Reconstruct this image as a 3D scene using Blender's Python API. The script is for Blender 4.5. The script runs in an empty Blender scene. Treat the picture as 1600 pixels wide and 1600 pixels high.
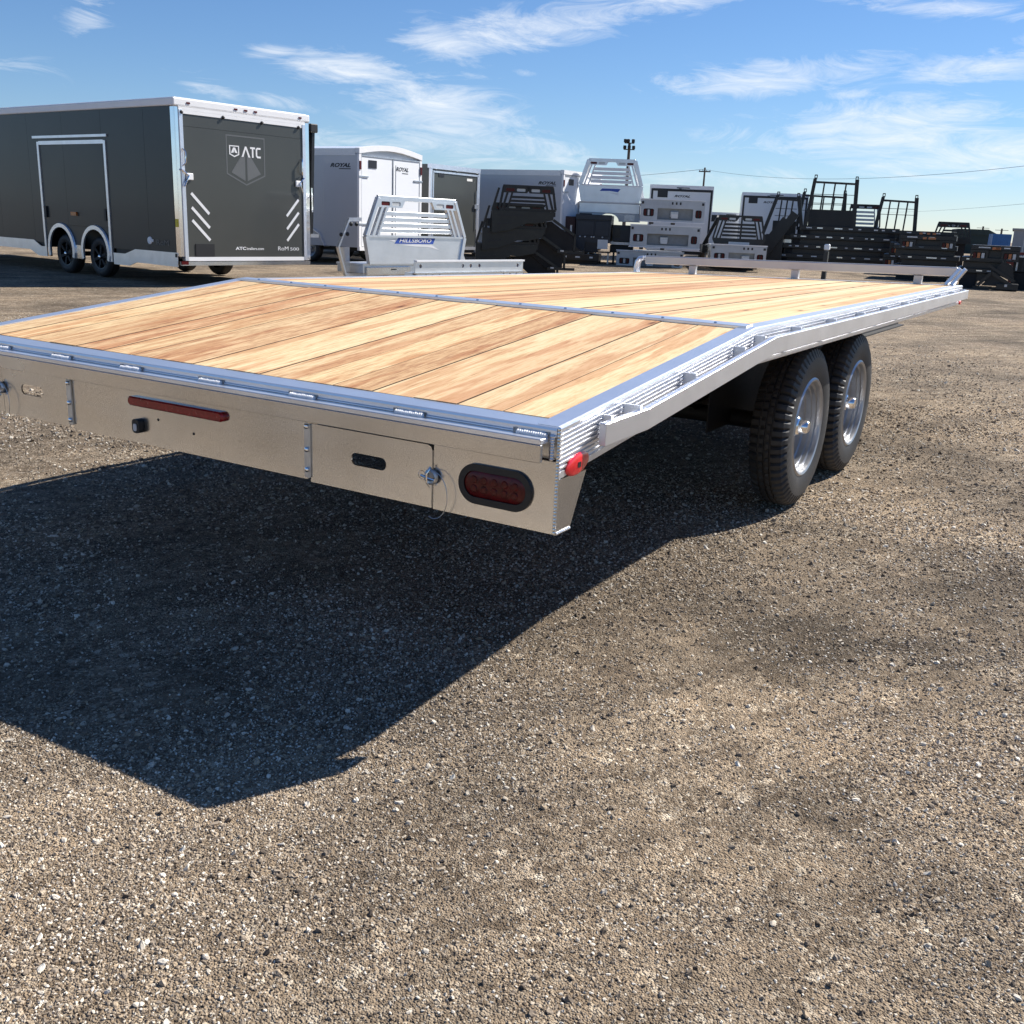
import bpy, bmesh, math, random
import numpy as np
from mathutils import Vector, Matrix, noise
from mathutils.geometry import tessellate_polygon
random.seed(7)
SC = bpy.context.scene
COL = SC.collection
R = math.radians
PI = math.pi

# ---------------------------------------------------------------- camera
def make_camera():
    yaw, pitch, roll = 0.5403, 0.2801, 0.0418
    F = Vector((math.cos(yaw)*math.cos(pitch), math.sin(yaw)*math.cos(pitch), -math.sin(pitch)))
    R0 = Vector((math.sin(yaw), -math.cos(yaw), 0)); U0 = R0.cross(F)
    Rt = math.cos(roll)*R0 + math.sin(roll)*U0
    Up = -math.sin(roll)*R0 + math.cos(roll)*U0
    cd = bpy.data.cameras.new('camera'); c = bpy.data.objects.new('camera', cd); COL.objects.link(c)
    m = Matrix.Identity(4)
    for i in range(3):
        m[i][0] = Rt[i]; m[i][1] = Up[i]; m[i][2] = -F[i]
    m[0][3], m[1][3], m[2][3] = -2.0562, -1.1127, 1.2057
    c.matrix_world = m
    cd.sensor_width = 36; cd.lens = 36*1582.8/1600
    cd.clip_start = 0.05; cd.clip_end = 3000
    SC.camera = c
make_camera()

# ---------------------------------------------------------------- world, sun, exposure
SUN = Vector((0.675, -0.324, 0.663)).normalized()
SUN_AZ = math.atan2(SUN.y, SUN.x); SUN_EL = math.asin(SUN.z)
SKY_STRENGTH = 0.05
def make_world():
    w = bpy.data.worlds.new('World'); SC.world = w; w.use_nodes = True
    nt = w.node_tree; nt.nodes.clear(); N = nt.nodes.new; L = nt.links.new
    out = N('ShaderNodeOutputWorld'); bg = N('ShaderNodeBackground'); bg.inputs[1].default_value = SKY_STRENGTH
    sky = N('ShaderNodeTexSky'); sky.sky_type = 'NISHITA'; sky.sun_disc = False
    sky.sun_elevation = SUN_EL; sky.sun_rotation = PI/2 - SUN_AZ
    sky.altitude = 300; sky.air_density = 1.0; sky.dust_density = 0.0; sky.ozone_density = 3.0
    tc = N('ShaderNodeTexCoord'); sep = N('ShaderNodeSeparateXYZ'); L(tc.outputs['Generated'], sep.inputs[0])
    def m(op, a, b=None, c=None, clamp=False):
        n = N('ShaderNodeMath'); n.operation = op; n.use_clamp = clamp
        for i, v in enumerate((a, b, c)):
            if v is None: continue
            if isinstance(v, (int, float)): n.inputs[i].default_value = v
            else: L(v, n.inputs[i])
        return n.outputs[0]
    az = m('ARCTAN2', sep.outputs[1], sep.outputs[0]); el = m('ARCSINE', sep.outputs[2])
    azd = m('MULTIPLY', az, 57.2958); eld = m('MULTIPLY', el, 57.2958)
    # patches of cirrus: azimuth, elevation, half width, half height, tilt, weight (degrees)
    P = [(52.8, 8.6, 1.5, 1.1, 25, .62), (44.2, 7.7, 1.7, .38, 4, .7), (40.2, 7.1, 4.0, 1.0, -3, .85), (37.0, 6.2, 3.5, 1.0, -12, .75),
         (30.5, 9.6, 8.0, 1.2, 12, .98), (35.6, 8.6, 3.0, 1.1, -10, .9), (25.0, 10.8, 6.0, .9, 8, .8),
         (35.4, 5.0, 5.2, 2.3, -14, .92), (31.0, 4.0, 6.0, 1.0, -14, .66), (18.6, 7.5, 7.0, 1.0, 5, .88), (12.2, 5.3, 7.2, 1.7, 4, 1.0), (18.5, 4.6, 4.6, 1.0, 2, .66),
         (8.7, 7.9, 4.4, .85, 3, .82), (11.5, 10.6, 8.5, .55, -6, .72), (47.3, 5.8, 2.2, .6, -12, .55), (44.0, 5.4, 2.2, .5, -8, .55),
         (31.2, 7.4, 1.1, .3, 0, .6), (33.6, 7.0, 2.2, .55, -6, .55), (14.5, 6.7, 2.6, .4, 3, .6), (8.0, 3.9, 8.0, 1.5, 3, .85),
         (39.5, 3.6, 7.0, .7, -2, .6), (2, 9, 6, 1.6, 8, .7), (60, 7, 6, 1.2, -8, .6), (20, 2.6, 12, .8, 2, .5)]
    tot = None
    for a, e, sx, sy, t, wt in P:
        dx = m('SUBTRACT', a, azd); dy = m('SUBTRACT', eld, e)   # +dx is to the right
        ct, st = math.cos(R(t)), math.sin(R(t))
        u = m('ADD', m('MULTIPLY', dx, ct/sx), m('MULTIPLY', dy, st/sx))
        v = m('ADD', m('MULTIPLY', dx, -st/sy), m('MULTIPLY', dy, ct/sy))
        q = m('ADD', m('MULTIPLY', u, u), m('MULTIPLY', v, v))
        g = m('MULTIPLY', m('EXPONENT', m('MULTIPLY', q, -1.0)), wt)
        tot = g if tot is None else m('MAXIMUM', tot, g)
    cb = N('ShaderNodeCombineXYZ'); L(m('MULTIPLY', azd, 0.16), cb.inputs[0]); L(m('MULTIPLY', eld, 0.62), cb.inputs[1])
    rot = N('ShaderNodeVectorRotate'); rot.rotation_type = 'Z_AXIS'; rot.inputs['Angle'].default_value = R(-14); L(cb.outputs[0], rot.inputs[0])
    n1 = N('ShaderNodeTexNoise'); n1.inputs['Scale'].default_value = 1.15; n1.inputs['Detail'].default_value = 14; n1.inputs['Roughness'].default_value = .70; n1.inputs['Distortion'].default_value = 1.5; L(rot.outputs[0], n1.inputs['Vector'])
    n2 = N('ShaderNodeTexNoise'); n2.inputs['Scale'].default_value = .45; n2.inputs['Detail'].default_value = 5; n2.inputs['Roughness'].default_value = .6; L(rot.outputs[0], n2.inputs['Vector'])
    # a soft veil everywhere plus the patches, both broken up by the noise
    veil = m('MULTIPLY', m('SUBTRACT', n2.outputs[0], .46), 1.2, clamp=True)
    base = m('ADD', tot, m('MULTIPLY', veil, .35))
    a1 = m('SUBTRACT', m('ADD', m('MULTIPLY', base, .50), n1.outputs[0]), .70)
    alpha = m('MULTIPLY', m('MULTIPLY', a1, 2.4, clamp=True), m('MINIMUM', m('MULTIPLY', base, 2.0), 1.0))
    alpha = m('MULTIPLY', alpha, .85, clamp=True)
    up = m('GREATER_THAN', eld, -1.0)
    alpha = m('MULTIPLY', alpha, up)
    tint = N('ShaderNodeMix'); tint.data_type = 'RGBA'; tint.blend_type = 'MULTIPLY'; tint.inputs['Factor'].default_value = 1
    L(sky.outputs[0], tint.inputs['A']); 
    hz = m('EXPONENT', m('MULTIPLY', m('MAXIMUM', eld, 0.0), -0.20))
    hm = N('ShaderNodeMix'); hm.data_type = 'RGBA'; L(hz, hm.inputs['Factor']); hm.inputs['A'].default_value = (.78, 1.02, 1.32, 1); hm.inputs['B'].default_value = (.97, 1.08, 1.36, 1)
    L(hm.outputs['Result'], tint.inputs['B'])
    mix = N('ShaderNodeMix'); mix.data_type = 'RGBA'
    L(alpha, mix.inputs['Factor']); L(tint.outputs['Result'], mix.inputs['A']); mix.inputs['B'].default_value = (11.5, 12.0, 12.6, 1)
    L(mix.outputs['Result'], bg.inputs[0]); L(bg.outputs[0], out.inputs[0])
make_world()
sl = bpy.data.lights.new('sun', 'SUN'); sl.energy = 5.0; sl.angle = R(.5); sl.color = (1, .955, .89)
so = bpy.data.objects.new('sun', sl); COL.objects.link(so); so.rotation_euler = SUN.to_track_quat('Z', 'Y').to_euler()
vs = SC.view_settings; vs.view_transform = 'Standard'; vs.look = 'None'; vs.gamma = 1; vs.exposure = 0.78; vs.use_curve_mapping = False
SC.display_settings.display_device = 'sRGB'

# ---------------------------------------------------------------- mesh builder
class MB:
    def __init__(s): s.v = []; s.f = []
    def box(s, x0, x1, y0, y1, z0, z1):
        n = len(s.v)
        s.v += [(x0,y0,z0),(x1,y0,z0),(x1,y1,z0),(x0,y1,z0),(x0,y0,z1),(x1,y0,z1),(x1,y1,z1),(x0,y1,z1)]
        s.f += [tuple(n+i for i in q) for q in ((3,2,1,0),(4,5,6,7),(0,1,5,4),(1,2,6,5),(2,3,7,6),(3,0,4,7))]
        return s
    def hexa(s, b, t):      # bottom four, top four points
        n = len(s.v); s.v += [tuple(p) for p in b] + [tuple(p) for p in t]
        s.f += [tuple(n+i for i in q) for q in ((3,2,1,0),(4,5,6,7),(0,1,5,4),(1,2,6,5),(2,3,7,6),(3,0,4,7))]
        return s
    def bar(s, p0, p1, w, h, up=(0,0,1)):
        p0 = Vector(p0); p1 = Vector(p1); d = (p1-p0).normalized(); u = Vector(up)
        a = d.cross(u)
        if a.length < 1e-4: a = d.cross(Vector((1,0,0)))
        a.normalize(); b = a.cross(d).normalized(); a = a*w/2; b = b*h/2
        q = [p0-a-b, p0+a-b, p0+a+b, p0-a+b]; r = [p1-a-b, p1+a-b, p1+a+b, p1-a+b]
        return s.hexa(q, r)
    def loft(s, rings, closed=True, caps=True):
        n = len(s.v); k = len(rings[0])
        for r in rings: s.v += [tuple(p) for p in r]
        for i in range(len(rings)-1):
            for j in range(k if closed else k-1):
                a = n+i*k+j; b = n+i*k+(j+1) % k
                s.f.append((a, b, b+k, a+k))
        if caps and closed:
            s.f.append(tuple(n+j for j in reversed(range(k)))); s.f.append(tuple(n+(len(rings)-1)*k+j for j in range(k)))
        return s
    def tube(s, pts, r, n=8):
        pts = [Vector(p) for p in pts]; rings = []
        ref = None
        for i, p in enumerate(pts):
            d = (pts[min(i+1, len(pts)-1)] - pts[max(i-1, 0)]).normalized()
            if ref is None: ref = Vector((0,0,1)) if abs(d.z) < .9 else Vector((1,0,0))
            a = d.cross(ref).normalized(); b = a.cross(d).normalized(); ref = b
            rr = r[i] if isinstance(r, (list, tuple)) else r
            rings.append([p + rr*(math.cos(2*PI*k/n)*a + math.sin(2*PI*k/n)*b) for k in range(n)])
        return s.loft(rings)
    def lathe(s, prof, c, n=32, axis='y', fn=None):     # prof: (radius, along axis)
        n0 = len(s.v); k = len(prof)
        for i in range(n):
            t = 2*PI*i/n
            for j, (r, h) in enumerate(prof):
                if fn: r, h = fn(i, j, r, h)
                a, b = r*math.cos(t), r*math.sin(t)
                if axis == 'y': s.v.append((c[0]+a, c[1]+h, c[2]+b))
                elif axis == 'z': s.v.append((c[0]+a, c[1]+b, c[2]+h))
                else: s.v.append((c[0]+h, c[1]+a, c[2]+b))
        for i in range(n):
            for j in range(k-1):
                a = n0+i*k+j; b = n0+((i+1) % n)*k+j
                s.f.append((a, b, b+1, a+1))
        return s
    def plate(s, outer, holes, to3, th):    # to3(u, v, w): point, w = depth 0..th
        loops = [outer]+list(holes)
        flat = [p for l in loops for p in l]
        tri = tessellate_polygon([[Vector((p[0], p[1], 0)) for p in l] for l in loops])
        n = len(s.v); k = len(flat)
        s.v += [tuple(to3(p[0], p[1], 0)) for p in flat] + [tuple(to3(p[0], p[1], th)) for p in flat]
        for t in tri:
            s.f.append((n+t[0], n+t[1], n+t[2])); s.f.append((n+k+t[2], n+k+t[1], n+k+t[0]))
        o = 0
        for l in loops:
            m = len(l)
            for i in range(m):
                a = n+o+i; b = n+o+(i+1) % m
                s.f.append((a, b, b+k, a+k))
            o += m
        return s
    def blob(s, c, rx, ry, rz, n=8, m=5):
        n0 = len(s.v)
        for j in range(m+1):
            ph = PI*j/m
            for i in range(n):
                t = 2*PI*i/n
                s.v.append((c[0]+rx*math.sin(ph)*math.cos(t), c[1]+ry*math.sin(ph)*math.sin(t), c[2]+rz*math.cos(ph)))
        for j in range(m):
            for i in range(n):
                a = n0+j*n+i; b = n0+j*n+(i+1) % n
                s.f.append((a, b, b+n, a+n))
        return s
    def build(s, name, mat, parent=None, bevel=0, smooth=False, label=None, seg=1):
        me = bpy.data.meshes.new(name); me.from_pydata(s.v, [], s.f)
        bm = bmesh.new(); bm.from_mesh(me); bmesh.ops.remove_doubles(bm, verts=bm.verts, dist=1e-6); bmesh.ops.recalc_face_normals(bm, faces=bm.faces); bm.to_mesh(me); bm.free()
        me.materials.append(mat)
        if smooth:
            me.polygons.foreach_set('use_smooth', [True]*len(me.polygons))
            try: me.set_sharp_from_angle(angle=R(38))
            except Exception: pass
        o = bpy.data.objects.new(name, me); COL.objects.link(o)
        if parent: o.parent = parent
        if bevel:
            b = o.modifiers.new('edge', 'BEVEL'); b.width = bevel; b.segments = seg; b.limit_method = 'ANGLE'; b.angle_limit = R(40)
        if label: o['label'] = label
        return o

def rrect(u0, u1, v0, v1, r, n=4):
    pts = []
    for cx, cy, a0 in ((u1-r, v1-r, 0), (u0+r, v1-r, 90), (u0+r, v0+r, 180), (u1-r, v0+r, 270)):
        for i in range(n+1):
            a = R(a0+90*i/n); pts.append((cx+r*math.cos(a), cy+r*math.sin(a)))
    return pts
def tag(o, label=None, cat=None, group=None, kind=None):
    if label: o['label'] = label
    if cat: o['category'] = cat
    if group: o['group'] = group
    if kind: o['kind'] = kind
    return o
def empty(name, loc, rz=0, label=None, cat=None, group=None):
    e = bpy.data.objects.new(name, None); COL.objects.link(e); e.location = loc; e.rotation_euler = (0, 0, rz)
    e.empty_display_size = .2
    return tag(e, label, cat, group)
def stuff(o): o['kind'] = 'stuff'; return o
def copy_tree(o, parent=None):
    c = o.copy(); COL.objects.link(c); c.parent = parent
    for ch in o.children: copy_tree(ch, c)
    return c
XZ = lambda y0: (lambda u, v, w: (u, y0+w, v))        # face towards -y
YZ = lambda x0: (lambda u, v, w: (x0+w, u, v))
def lettering(body, mat, parent, box, to3, shear=0, name='lettering', bold=0.0, th=.003):
    cu = bpy.data.curves.new(name, 'FONT'); cu.body = body; cu.size = 1; cu.shear = shear; cu.extrude = .02; cu.offset = bold; cu.resolution_u = 4
    ob = bpy.data.objects.new('tmp', cu); me = bpy.data.meshes.new_from_object(ob)
    bpy.data.objects.remove(ob); bpy.data.curves.remove(cu)
    n = len(me.vertices); co = np.empty(n*3); me.vertices.foreach_get('co', co); co = co.reshape(-1, 3)
    lo = co.min(0); hi = co.max(0); u0, u1, v0, v1 = box
    u = u0+(co[:,0]-lo[0])/(hi[0]-lo[0])*(u1-u0); v = v0+(co[:,1]-lo[1])/(hi[1]-lo[1])*(v1-v0)
    w = -th*(co[:,2]-lo[2])/(hi[2]-lo[2])
    pts = np.array([to3(a, b, c) for a, b, c in zip(u, v, w)])
    me.vertices.foreach_set('co', pts.reshape(-1)); me.update(); me.name = name
    me.materials.clear(); me.materials.append(mat)
    o = bpy.data.objects.new(name, me); COL.objects.link(o); o.parent = parent
    return o

# ---------------------------------------------------------------- materials
def mat(name, col, rough=.5, metal=0, var=.08, vscale=3.0, bump=0, bscale=60, brushed=None, spec=.5, coat=0, dirt=0, dirtcol=(.25,.21,.16), rvar=.08):
    m = bpy.data.materials.new(name); m.use_nodes = True; nt = m.node_tree; N = nt.nodes.new; L = nt.links.new
    b = nt.nodes['Principled BSDF']; b.inputs['Roughness'].default_value = rough; b.inputs['Metallic'].default_value = metal
    b.inputs['Specular IOR Level'].default_value = spec; b.inputs['Coat Weight'].default_value = coat; b.inputs['Coat Roughness'].default_value = .08
    tc = N('ShaderNodeTexCoord'); vec = tc.outputs['Object']
    if brushed:
        mp = N('ShaderNodeMapping'); mp.inputs['Scale'].default_value = brushed; L(vec, mp.inputs[0]); bv = mp.outputs[0]
    n = N('ShaderNodeTexNoise'); n.inputs['Scale'].default_value = vscale; n.inputs['Detail'].default_value = 6; L(vec, n.inputs['Vector'])
    r = N('ShaderNodeMapRange'); r.inputs[1].default_value = .3; r.inputs[2].default_value = .7; r.inputs[3].default_value = 1-var; r.inputs[4].default_value = 1+var; L(n.outputs[0], r.inputs[0])
    mx = N('ShaderNodeMix'); mx.data_type = 'RGBA'; mx.blend_type = 'MULTIPLY'; mx.inputs['Factor'].default_value = 1; mx.inputs['A'].default_value = (*col, 1); L(r.outputs[0], mx.inputs['B'])
    colout = mx.outputs['Result']
    if dirt:
        n3 = N('ShaderNodeTexNoise'); n3.inputs['Scale'].default_value = 5.5; n3.inputs['Detail'].default_value = 10; n3.inputs['Roughness'].default_value = .7; L(vec, n3.inputs['Vector'])
        rr = N('ShaderNodeMapRange'); rr.inputs[1].default_value = .5; rr.inputs[2].default_value = .75; rr.inputs[3].default_value = 0; rr.inputs[4].default_value = dirt; L(n3.outputs[0], rr.inputs[0])
        m2 = N('ShaderNodeMix'); m2.data_type = 'RGBA'; L(rr.outputs[0], m2.inputs['Factor']); L(colout, m2.inputs['A']); m2.inputs['B'].default_value = (*dirtcol, 1); colout = m2.outputs['Result']
    L(colout, b.inputs['Base Color'])
    n2 = N('ShaderNodeTexNoise'); n2.inputs['Scale'].default_value = bscale; n2.inputs['Detail'].default_value = 4; L(bv if brushed else vec, n2.inputs['Vector'])
    r2 = N('ShaderNodeMapRange'); r2.inputs[3].default_value = max(rough-rvar, .02); r2.inputs[4].default_value = min(rough+rvar, 1); L(n2.outputs[0], r2.inputs[0]); L(r2.outputs[0], b.inputs['Roughness'])
    if bump:
        bp = N('ShaderNodeBump'); bp.inputs['Strength'].default_value = bump; bp.inputs['Distance'].default_value = .002; L(n2.outputs[0], bp.inputs['Height']); L(bp.outputs[0], b.inputs['Normal'])
    return m
ALUF  = mat('bright_aluminium_edge', (.84,.85,.87), .34, .88, .05, 5, .08, 40, brushed=(.6, 14, 14), rvar=.06)
ALU   = mat('mill_aluminium', (.84,.85,.88), .33, .84, .07, 5, .12, 40, brushed=(.6, 14, 14), rvar=.10, dirt=.12, dirtcol=(.5,.48,.45))
ALUP  = mat('aluminium_plate', (.69,.70,.71), .22, 1, .06, 3, .03, 2.2, brushed=(1, 1.0, 3), rvar=.14, dirt=.15, dirtcol=(.45,.42,.38))
ALUW  = mat('weld_aluminium', (.86,.86,.87), .42, 1, .15, 60, .4, 300)
WELD  = mat('weld_metal', (.88,.88,.88), .6, .1, .12, 90, .4, 300)
ALUS  = mat('scorched_aluminium', (.33,.32,.31), .5, .8, .3, 60, .4, 200)
SBODY = mat('grey_steel_body', (.50,.52,.54), .42, .45, .10, 3, .08, 25, dirt=.3, dirtcol=(.35,.34,.32))
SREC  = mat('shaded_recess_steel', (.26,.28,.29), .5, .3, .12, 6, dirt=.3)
RAILM = mat('satin_aluminium_tube', (.62,.61,.60), .45, .5, .06, 5, .1, 40)
GALV  = mat('silver_bed_metal', (.78,.80,.82), .34, .85, .06, 3, .08, 25, dirt=.15, dirtcol=(.5,.5,.5))
CHROME = mat('polished_metal', (.86,.86,.87), .12, 1, .04, 4)
STEEL = mat('galvanised_steel', (.55,.56,.57), .4, .9, .15, 20, .1)
RUBBER = mat('tyre_rubber', (.022,.022,.023), .58, 0, .22, 9, .2, 120, dirt=.4, dirtcol=(.11,.10,.09))
RIM = mat('silver_painted_rim', (.40,.41,.43), .34, .75, .06, 8, rvar=.06)
RUBBERB = mat('black_rubber', (.012,.012,.013), .5, 0, .1)
BLACKP = mat('black_powder_coat', (.009,.009,.010), .34, 0, .3, 4, .1, 150, dirt=.08, dirtcol=(.08,.08,.07))
BLACKM = mat('black_satin_paint', (.011,.012,.012), .5, 0, .3, 3, .1, 100, dirt=.10, dirtcol=(.09,.09,.075))
UNDER = mat('dark_underframe', (.012,.012,.013), .6, .2, .3, 8, .1)
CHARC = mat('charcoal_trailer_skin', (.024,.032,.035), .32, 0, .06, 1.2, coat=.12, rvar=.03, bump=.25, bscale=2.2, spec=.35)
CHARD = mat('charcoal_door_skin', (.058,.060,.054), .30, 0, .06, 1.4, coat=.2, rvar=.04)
CHARG = mat('grey_decal', (.13,.135,.135), .35, 0, .05)
WHITED = mat('white_door_skin', (.86,.87,.88), .35, 0, .02, 1.5)
WHITES = mat('shaded_white_side_skin', (.50,.52,.55), .30, 0, .03, 1.5, coat=.25)  # white skin darkened: side shade put into the colour, doors kept brighter
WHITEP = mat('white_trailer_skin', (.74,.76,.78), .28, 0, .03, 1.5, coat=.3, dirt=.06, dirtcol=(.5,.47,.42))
WHITET = mat('white_trim', (.86,.86,.86), .4, 0, .03)
GREYR  = mat('light_grey_roof', (.6,.62,.63), .5, 0, .05)
REDL  = mat('dark_red_lens', (.085,.003,.004), .3, 0, .35, 90, coat=.12, spec=.25)
REDB  = mat('bright_red_lens', (.72,.012,.02), .2, 0, .12, 60, coat=.7)
REDM  = mat('light_bar_lens', (.30,.008,.012), .25, 0, .2, 80, coat=.3)
AMBER = mat('amber_lens', (.45,.12,.02), .25, 0, .1, coat=.5)
CLEARL = mat('pale_lens', (.55,.57,.58), .2, 0, .1, coat=.5)
GLASS = mat('dark_window_glass', (.012,.013,.016), .06, 0, .05, coat=.5)
DECALW = mat('white_decal', (.8,.8,.8), .4, 0, .02)
DECALK = mat('black_decal', (.015,.015,.018), .4, 0, .02)
DECALB = mat('blue_decal', (.03,.09,.42), .4, 0, .05)
YELLOW = mat('yellow_tape', (.65,.55,.05), .5, 0, .05)
NAVY  = mat('dark_blue_grey_panel', (.016,.023,.034), .4, 0, .15, 3)
GREENB = mat('dark_green_cladding', (.018,.032,.026), .6, 0, .15)
BLUEC = mat('blue_container_paint', (.03,.14,.36), .5, 0, .1)
GREYB = mat('grey_wall_cladding', (.30,.31,.32), .6, 0, .05)
POLEW = mat('weathered_pole_wood', (.10,.085,.07), .8, 0, .2, 4)
PAPER = mat('paper_tag', (.8,.79,.75), .7, 0, .05)
DARKR = mat('dark_maroon_paint', (.035,.012,.013), .6, 0, .2)
OLIVE = mat('dusty_black_coat', (.017,.019,.016), .42, 0, .2, 3, dirt=.15, dirtcol=(.10,.10,.08))
RUSTR = mat('red_oxide_frame', (.16,.03,.02), .6, 0, .2)

def wood_mat():
    m = bpy.data.materials.new('pine_deck_wood'); m.use_nodes = True; nt = m.node_tree; N = nt.nodes.new; L = nt.links.new
    b = nt.nodes['Principled BSDF']; b.inputs['Roughness'].default_value = .62; b.inputs['Specular IOR Level'].default_value = .3
    tc = N('ShaderNodeTexCoord'); oi = N('ShaderNodeObjectInfo')
    def mt(op, a, b_=None, cl=False):
        n = N('ShaderNodeMath'); n.operation = op; n.use_clamp = cl
        for i, v in enumerate((a, b_)):
            if v is None: continue
            if isinstance(v, (int, float)): n.inputs[i].default_value = v
            else: L(v, n.inputs[i])
        return n.outputs[0]
    off = N('ShaderNodeCombineXYZ'); L(mt('MULTIPLY', oi.outputs['Random'], 91.7), off.inputs[0]); L(mt('MULTIPLY', oi.outputs['Random'], 37.3), off.inputs[1]); L(mt('MULTIPLY', oi.outputs['Random'], 53.1), off.inputs[2])
    ad = N('ShaderNodeVectorMath'); ad.operation = 'ADD'; L(tc.outputs['Object'], ad.inputs[0]); L(off.outputs[0], ad.inputs[1])
    def nz(sc, scale, det, rough, dist):
        mp = N('ShaderNodeMapping'); mp.inputs['Scale'].default_value = sc; L(ad.outputs[0], mp.inputs[0])
        n = N('ShaderNodeTexNoise'); n.inputs['Scale'].default_value = scale; n.inputs['Detail'].default_value = det; n.inputs['Roughness'].default_value = rough; n.inputs['Distortion'].default_value = dist
        L(mp.outputs[0], n.inputs['Vector']); return n.outputs[0]
    big = nz((.30, 13, 13), 1.0, 4, .55, .2)          # heartwood streaks
    mid = nz((.55, 60, 60), 1.0, 7, .68, .22)       # grain bands
    fine = nz((1.6, 190, 190), 1.0, 4, .62, .2)       # fine grain
    # knots
    mpk = N('ShaderNodeMapping'); mpk.inputs['Scale'].default_value = (2.6, 8.0, 1); L(ad.outputs[0], mpk.inputs[0])
    vo = N('ShaderNodeTexVoronoi'); vo.inputs['Scale'].default_value = 1.0; vo.inputs['Randomness'].default_value = 1; L(mpk.outputs[0], vo.inputs['Vector'])
    kn = N('ShaderNodeMapRange'); kn.inputs[1].default_value = .03; kn.inputs[2].default_value = .11; kn.inputs[3].default_value = 1; kn.inputs[4].default_value = 0; L(vo.outputs['Distance'], kn.inputs[0])
    halo = N('ShaderNodeMapRange'); halo.inputs[1].default_value = .05; halo.inputs[2].default_value = .34; halo.inputs[3].default_value = .45; halo.inputs[4].default_value = 0; L(vo.outputs['Distance'], halo.inputs[0])
    ssep = N('ShaderNodeSeparateColor'); L(vo.outputs['Color'], ssep.inputs[0])
    gate = mt('GREATER_THAN', ssep.outputs[0], .45)
    kn_ = mt('MULTIPLY', kn.outputs[0], gate); halo_ = mt('MULTIPLY', halo.outputs[0], gate)
    val = mt('ADD', mt('MULTIPLY', mid, .58), mt('MULTIPLY', fine, .42))
    val = mt('ADD', val, mt('MULTIPLY', mt('SUBTRACT', oi.outputs['Random'], .5), .12))
    cr = N('ShaderNodeValToRGB'); e = cr.color_ramp.elements
    e[0].position = .30; e[0].color = (.34,.185,.09,1); e[1].position = .60; e[1].color = (.76,.60,.37,1)
    for p, c in ((.40, (.50,.315,.165,1)), (.45, (.62,.435,.235,1)), (.52, (.70,.525,.30,1))):
        x = e.new(p); x.color = c
    L(val, cr.inputs[0])
    hr = N('ShaderNodeMapRange'); hr.inputs[1].default_value = .515; hr.inputs[2].default_value = .565; hr.inputs[3].default_value = 0; hr.inputs[4].default_value = .75; L(big, hr.inputs[0])
    m1 = N('ShaderNodeMix'); m1.data_type = 'RGBA'; m1.blend_type = 'MULTIPLY'; L(hr.outputs[0], m1.inputs['Factor']); L(cr.outputs[0], m1.inputs['A']); m1.inputs['B'].default_value = (.76,.56,.47,1)
    m2 = N('ShaderNodeMix'); m2.data_type = 'RGBA'; m2.blend_type = 'MULTIPLY'; L(halo_, m2.inputs['Factor']); L(m1.outputs['Result'], m2.inputs['A']); m2.inputs['B'].default_value = (.7,.45,.28,1)
    m3 = N('ShaderNodeMix'); m3.data_type = 'RGBA'; L(kn_, m3.inputs['Factor']); L(m2.outputs['Result'], m3.inputs['A']); m3.inputs['B'].default_value = (.12,.05,.02,1)
    fr = mt('FRACT', mt('MULTIPLY', oi.outputs['Random'], 17.3))
    pr_ = N('ShaderNodeValToRGB'); e = pr_.color_ramp.elements
    e[0].position = 0; e[0].color = (.82,.72,.64,1); e[1].position = 1; e[1].color = (1.06,1.05,1.03,1)
    for p, c in ((.18, (.95,.84,.79,1)), (.4, (.95,.93,.90,1)), (.7, (1.02,.98,.91,1))):
        x = e.new(p); x.color = c
    L(fr, pr_.inputs[0])
    m4 = N('ShaderNodeMix'); m4.data_type = 'RGBA'; m4.blend_type = 'MULTIPLY'; m4.inputs['Factor'].default_value = 1; L(m3.outputs['Result'], m4.inputs['A']); L(pr_.outputs[0], m4.inputs['B'])
    L(m4.outputs['Result'], b.inputs['Base Color'])
    bp = N('ShaderNodeBump'); bp.inputs['Strength'].default_value = .35; bp.inputs['Distance'].default_value = .002; L(fine, bp.inputs['Height']); L(bp.outputs[0], b.inputs['Normal'])
    return m
WOOD = wood_mat()
WOODE = mat('seam_shade_plank_edge', (.10,.065,.04), .85, 0, .3, 12)  # dark colour paints the shade of the seams between planks

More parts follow.
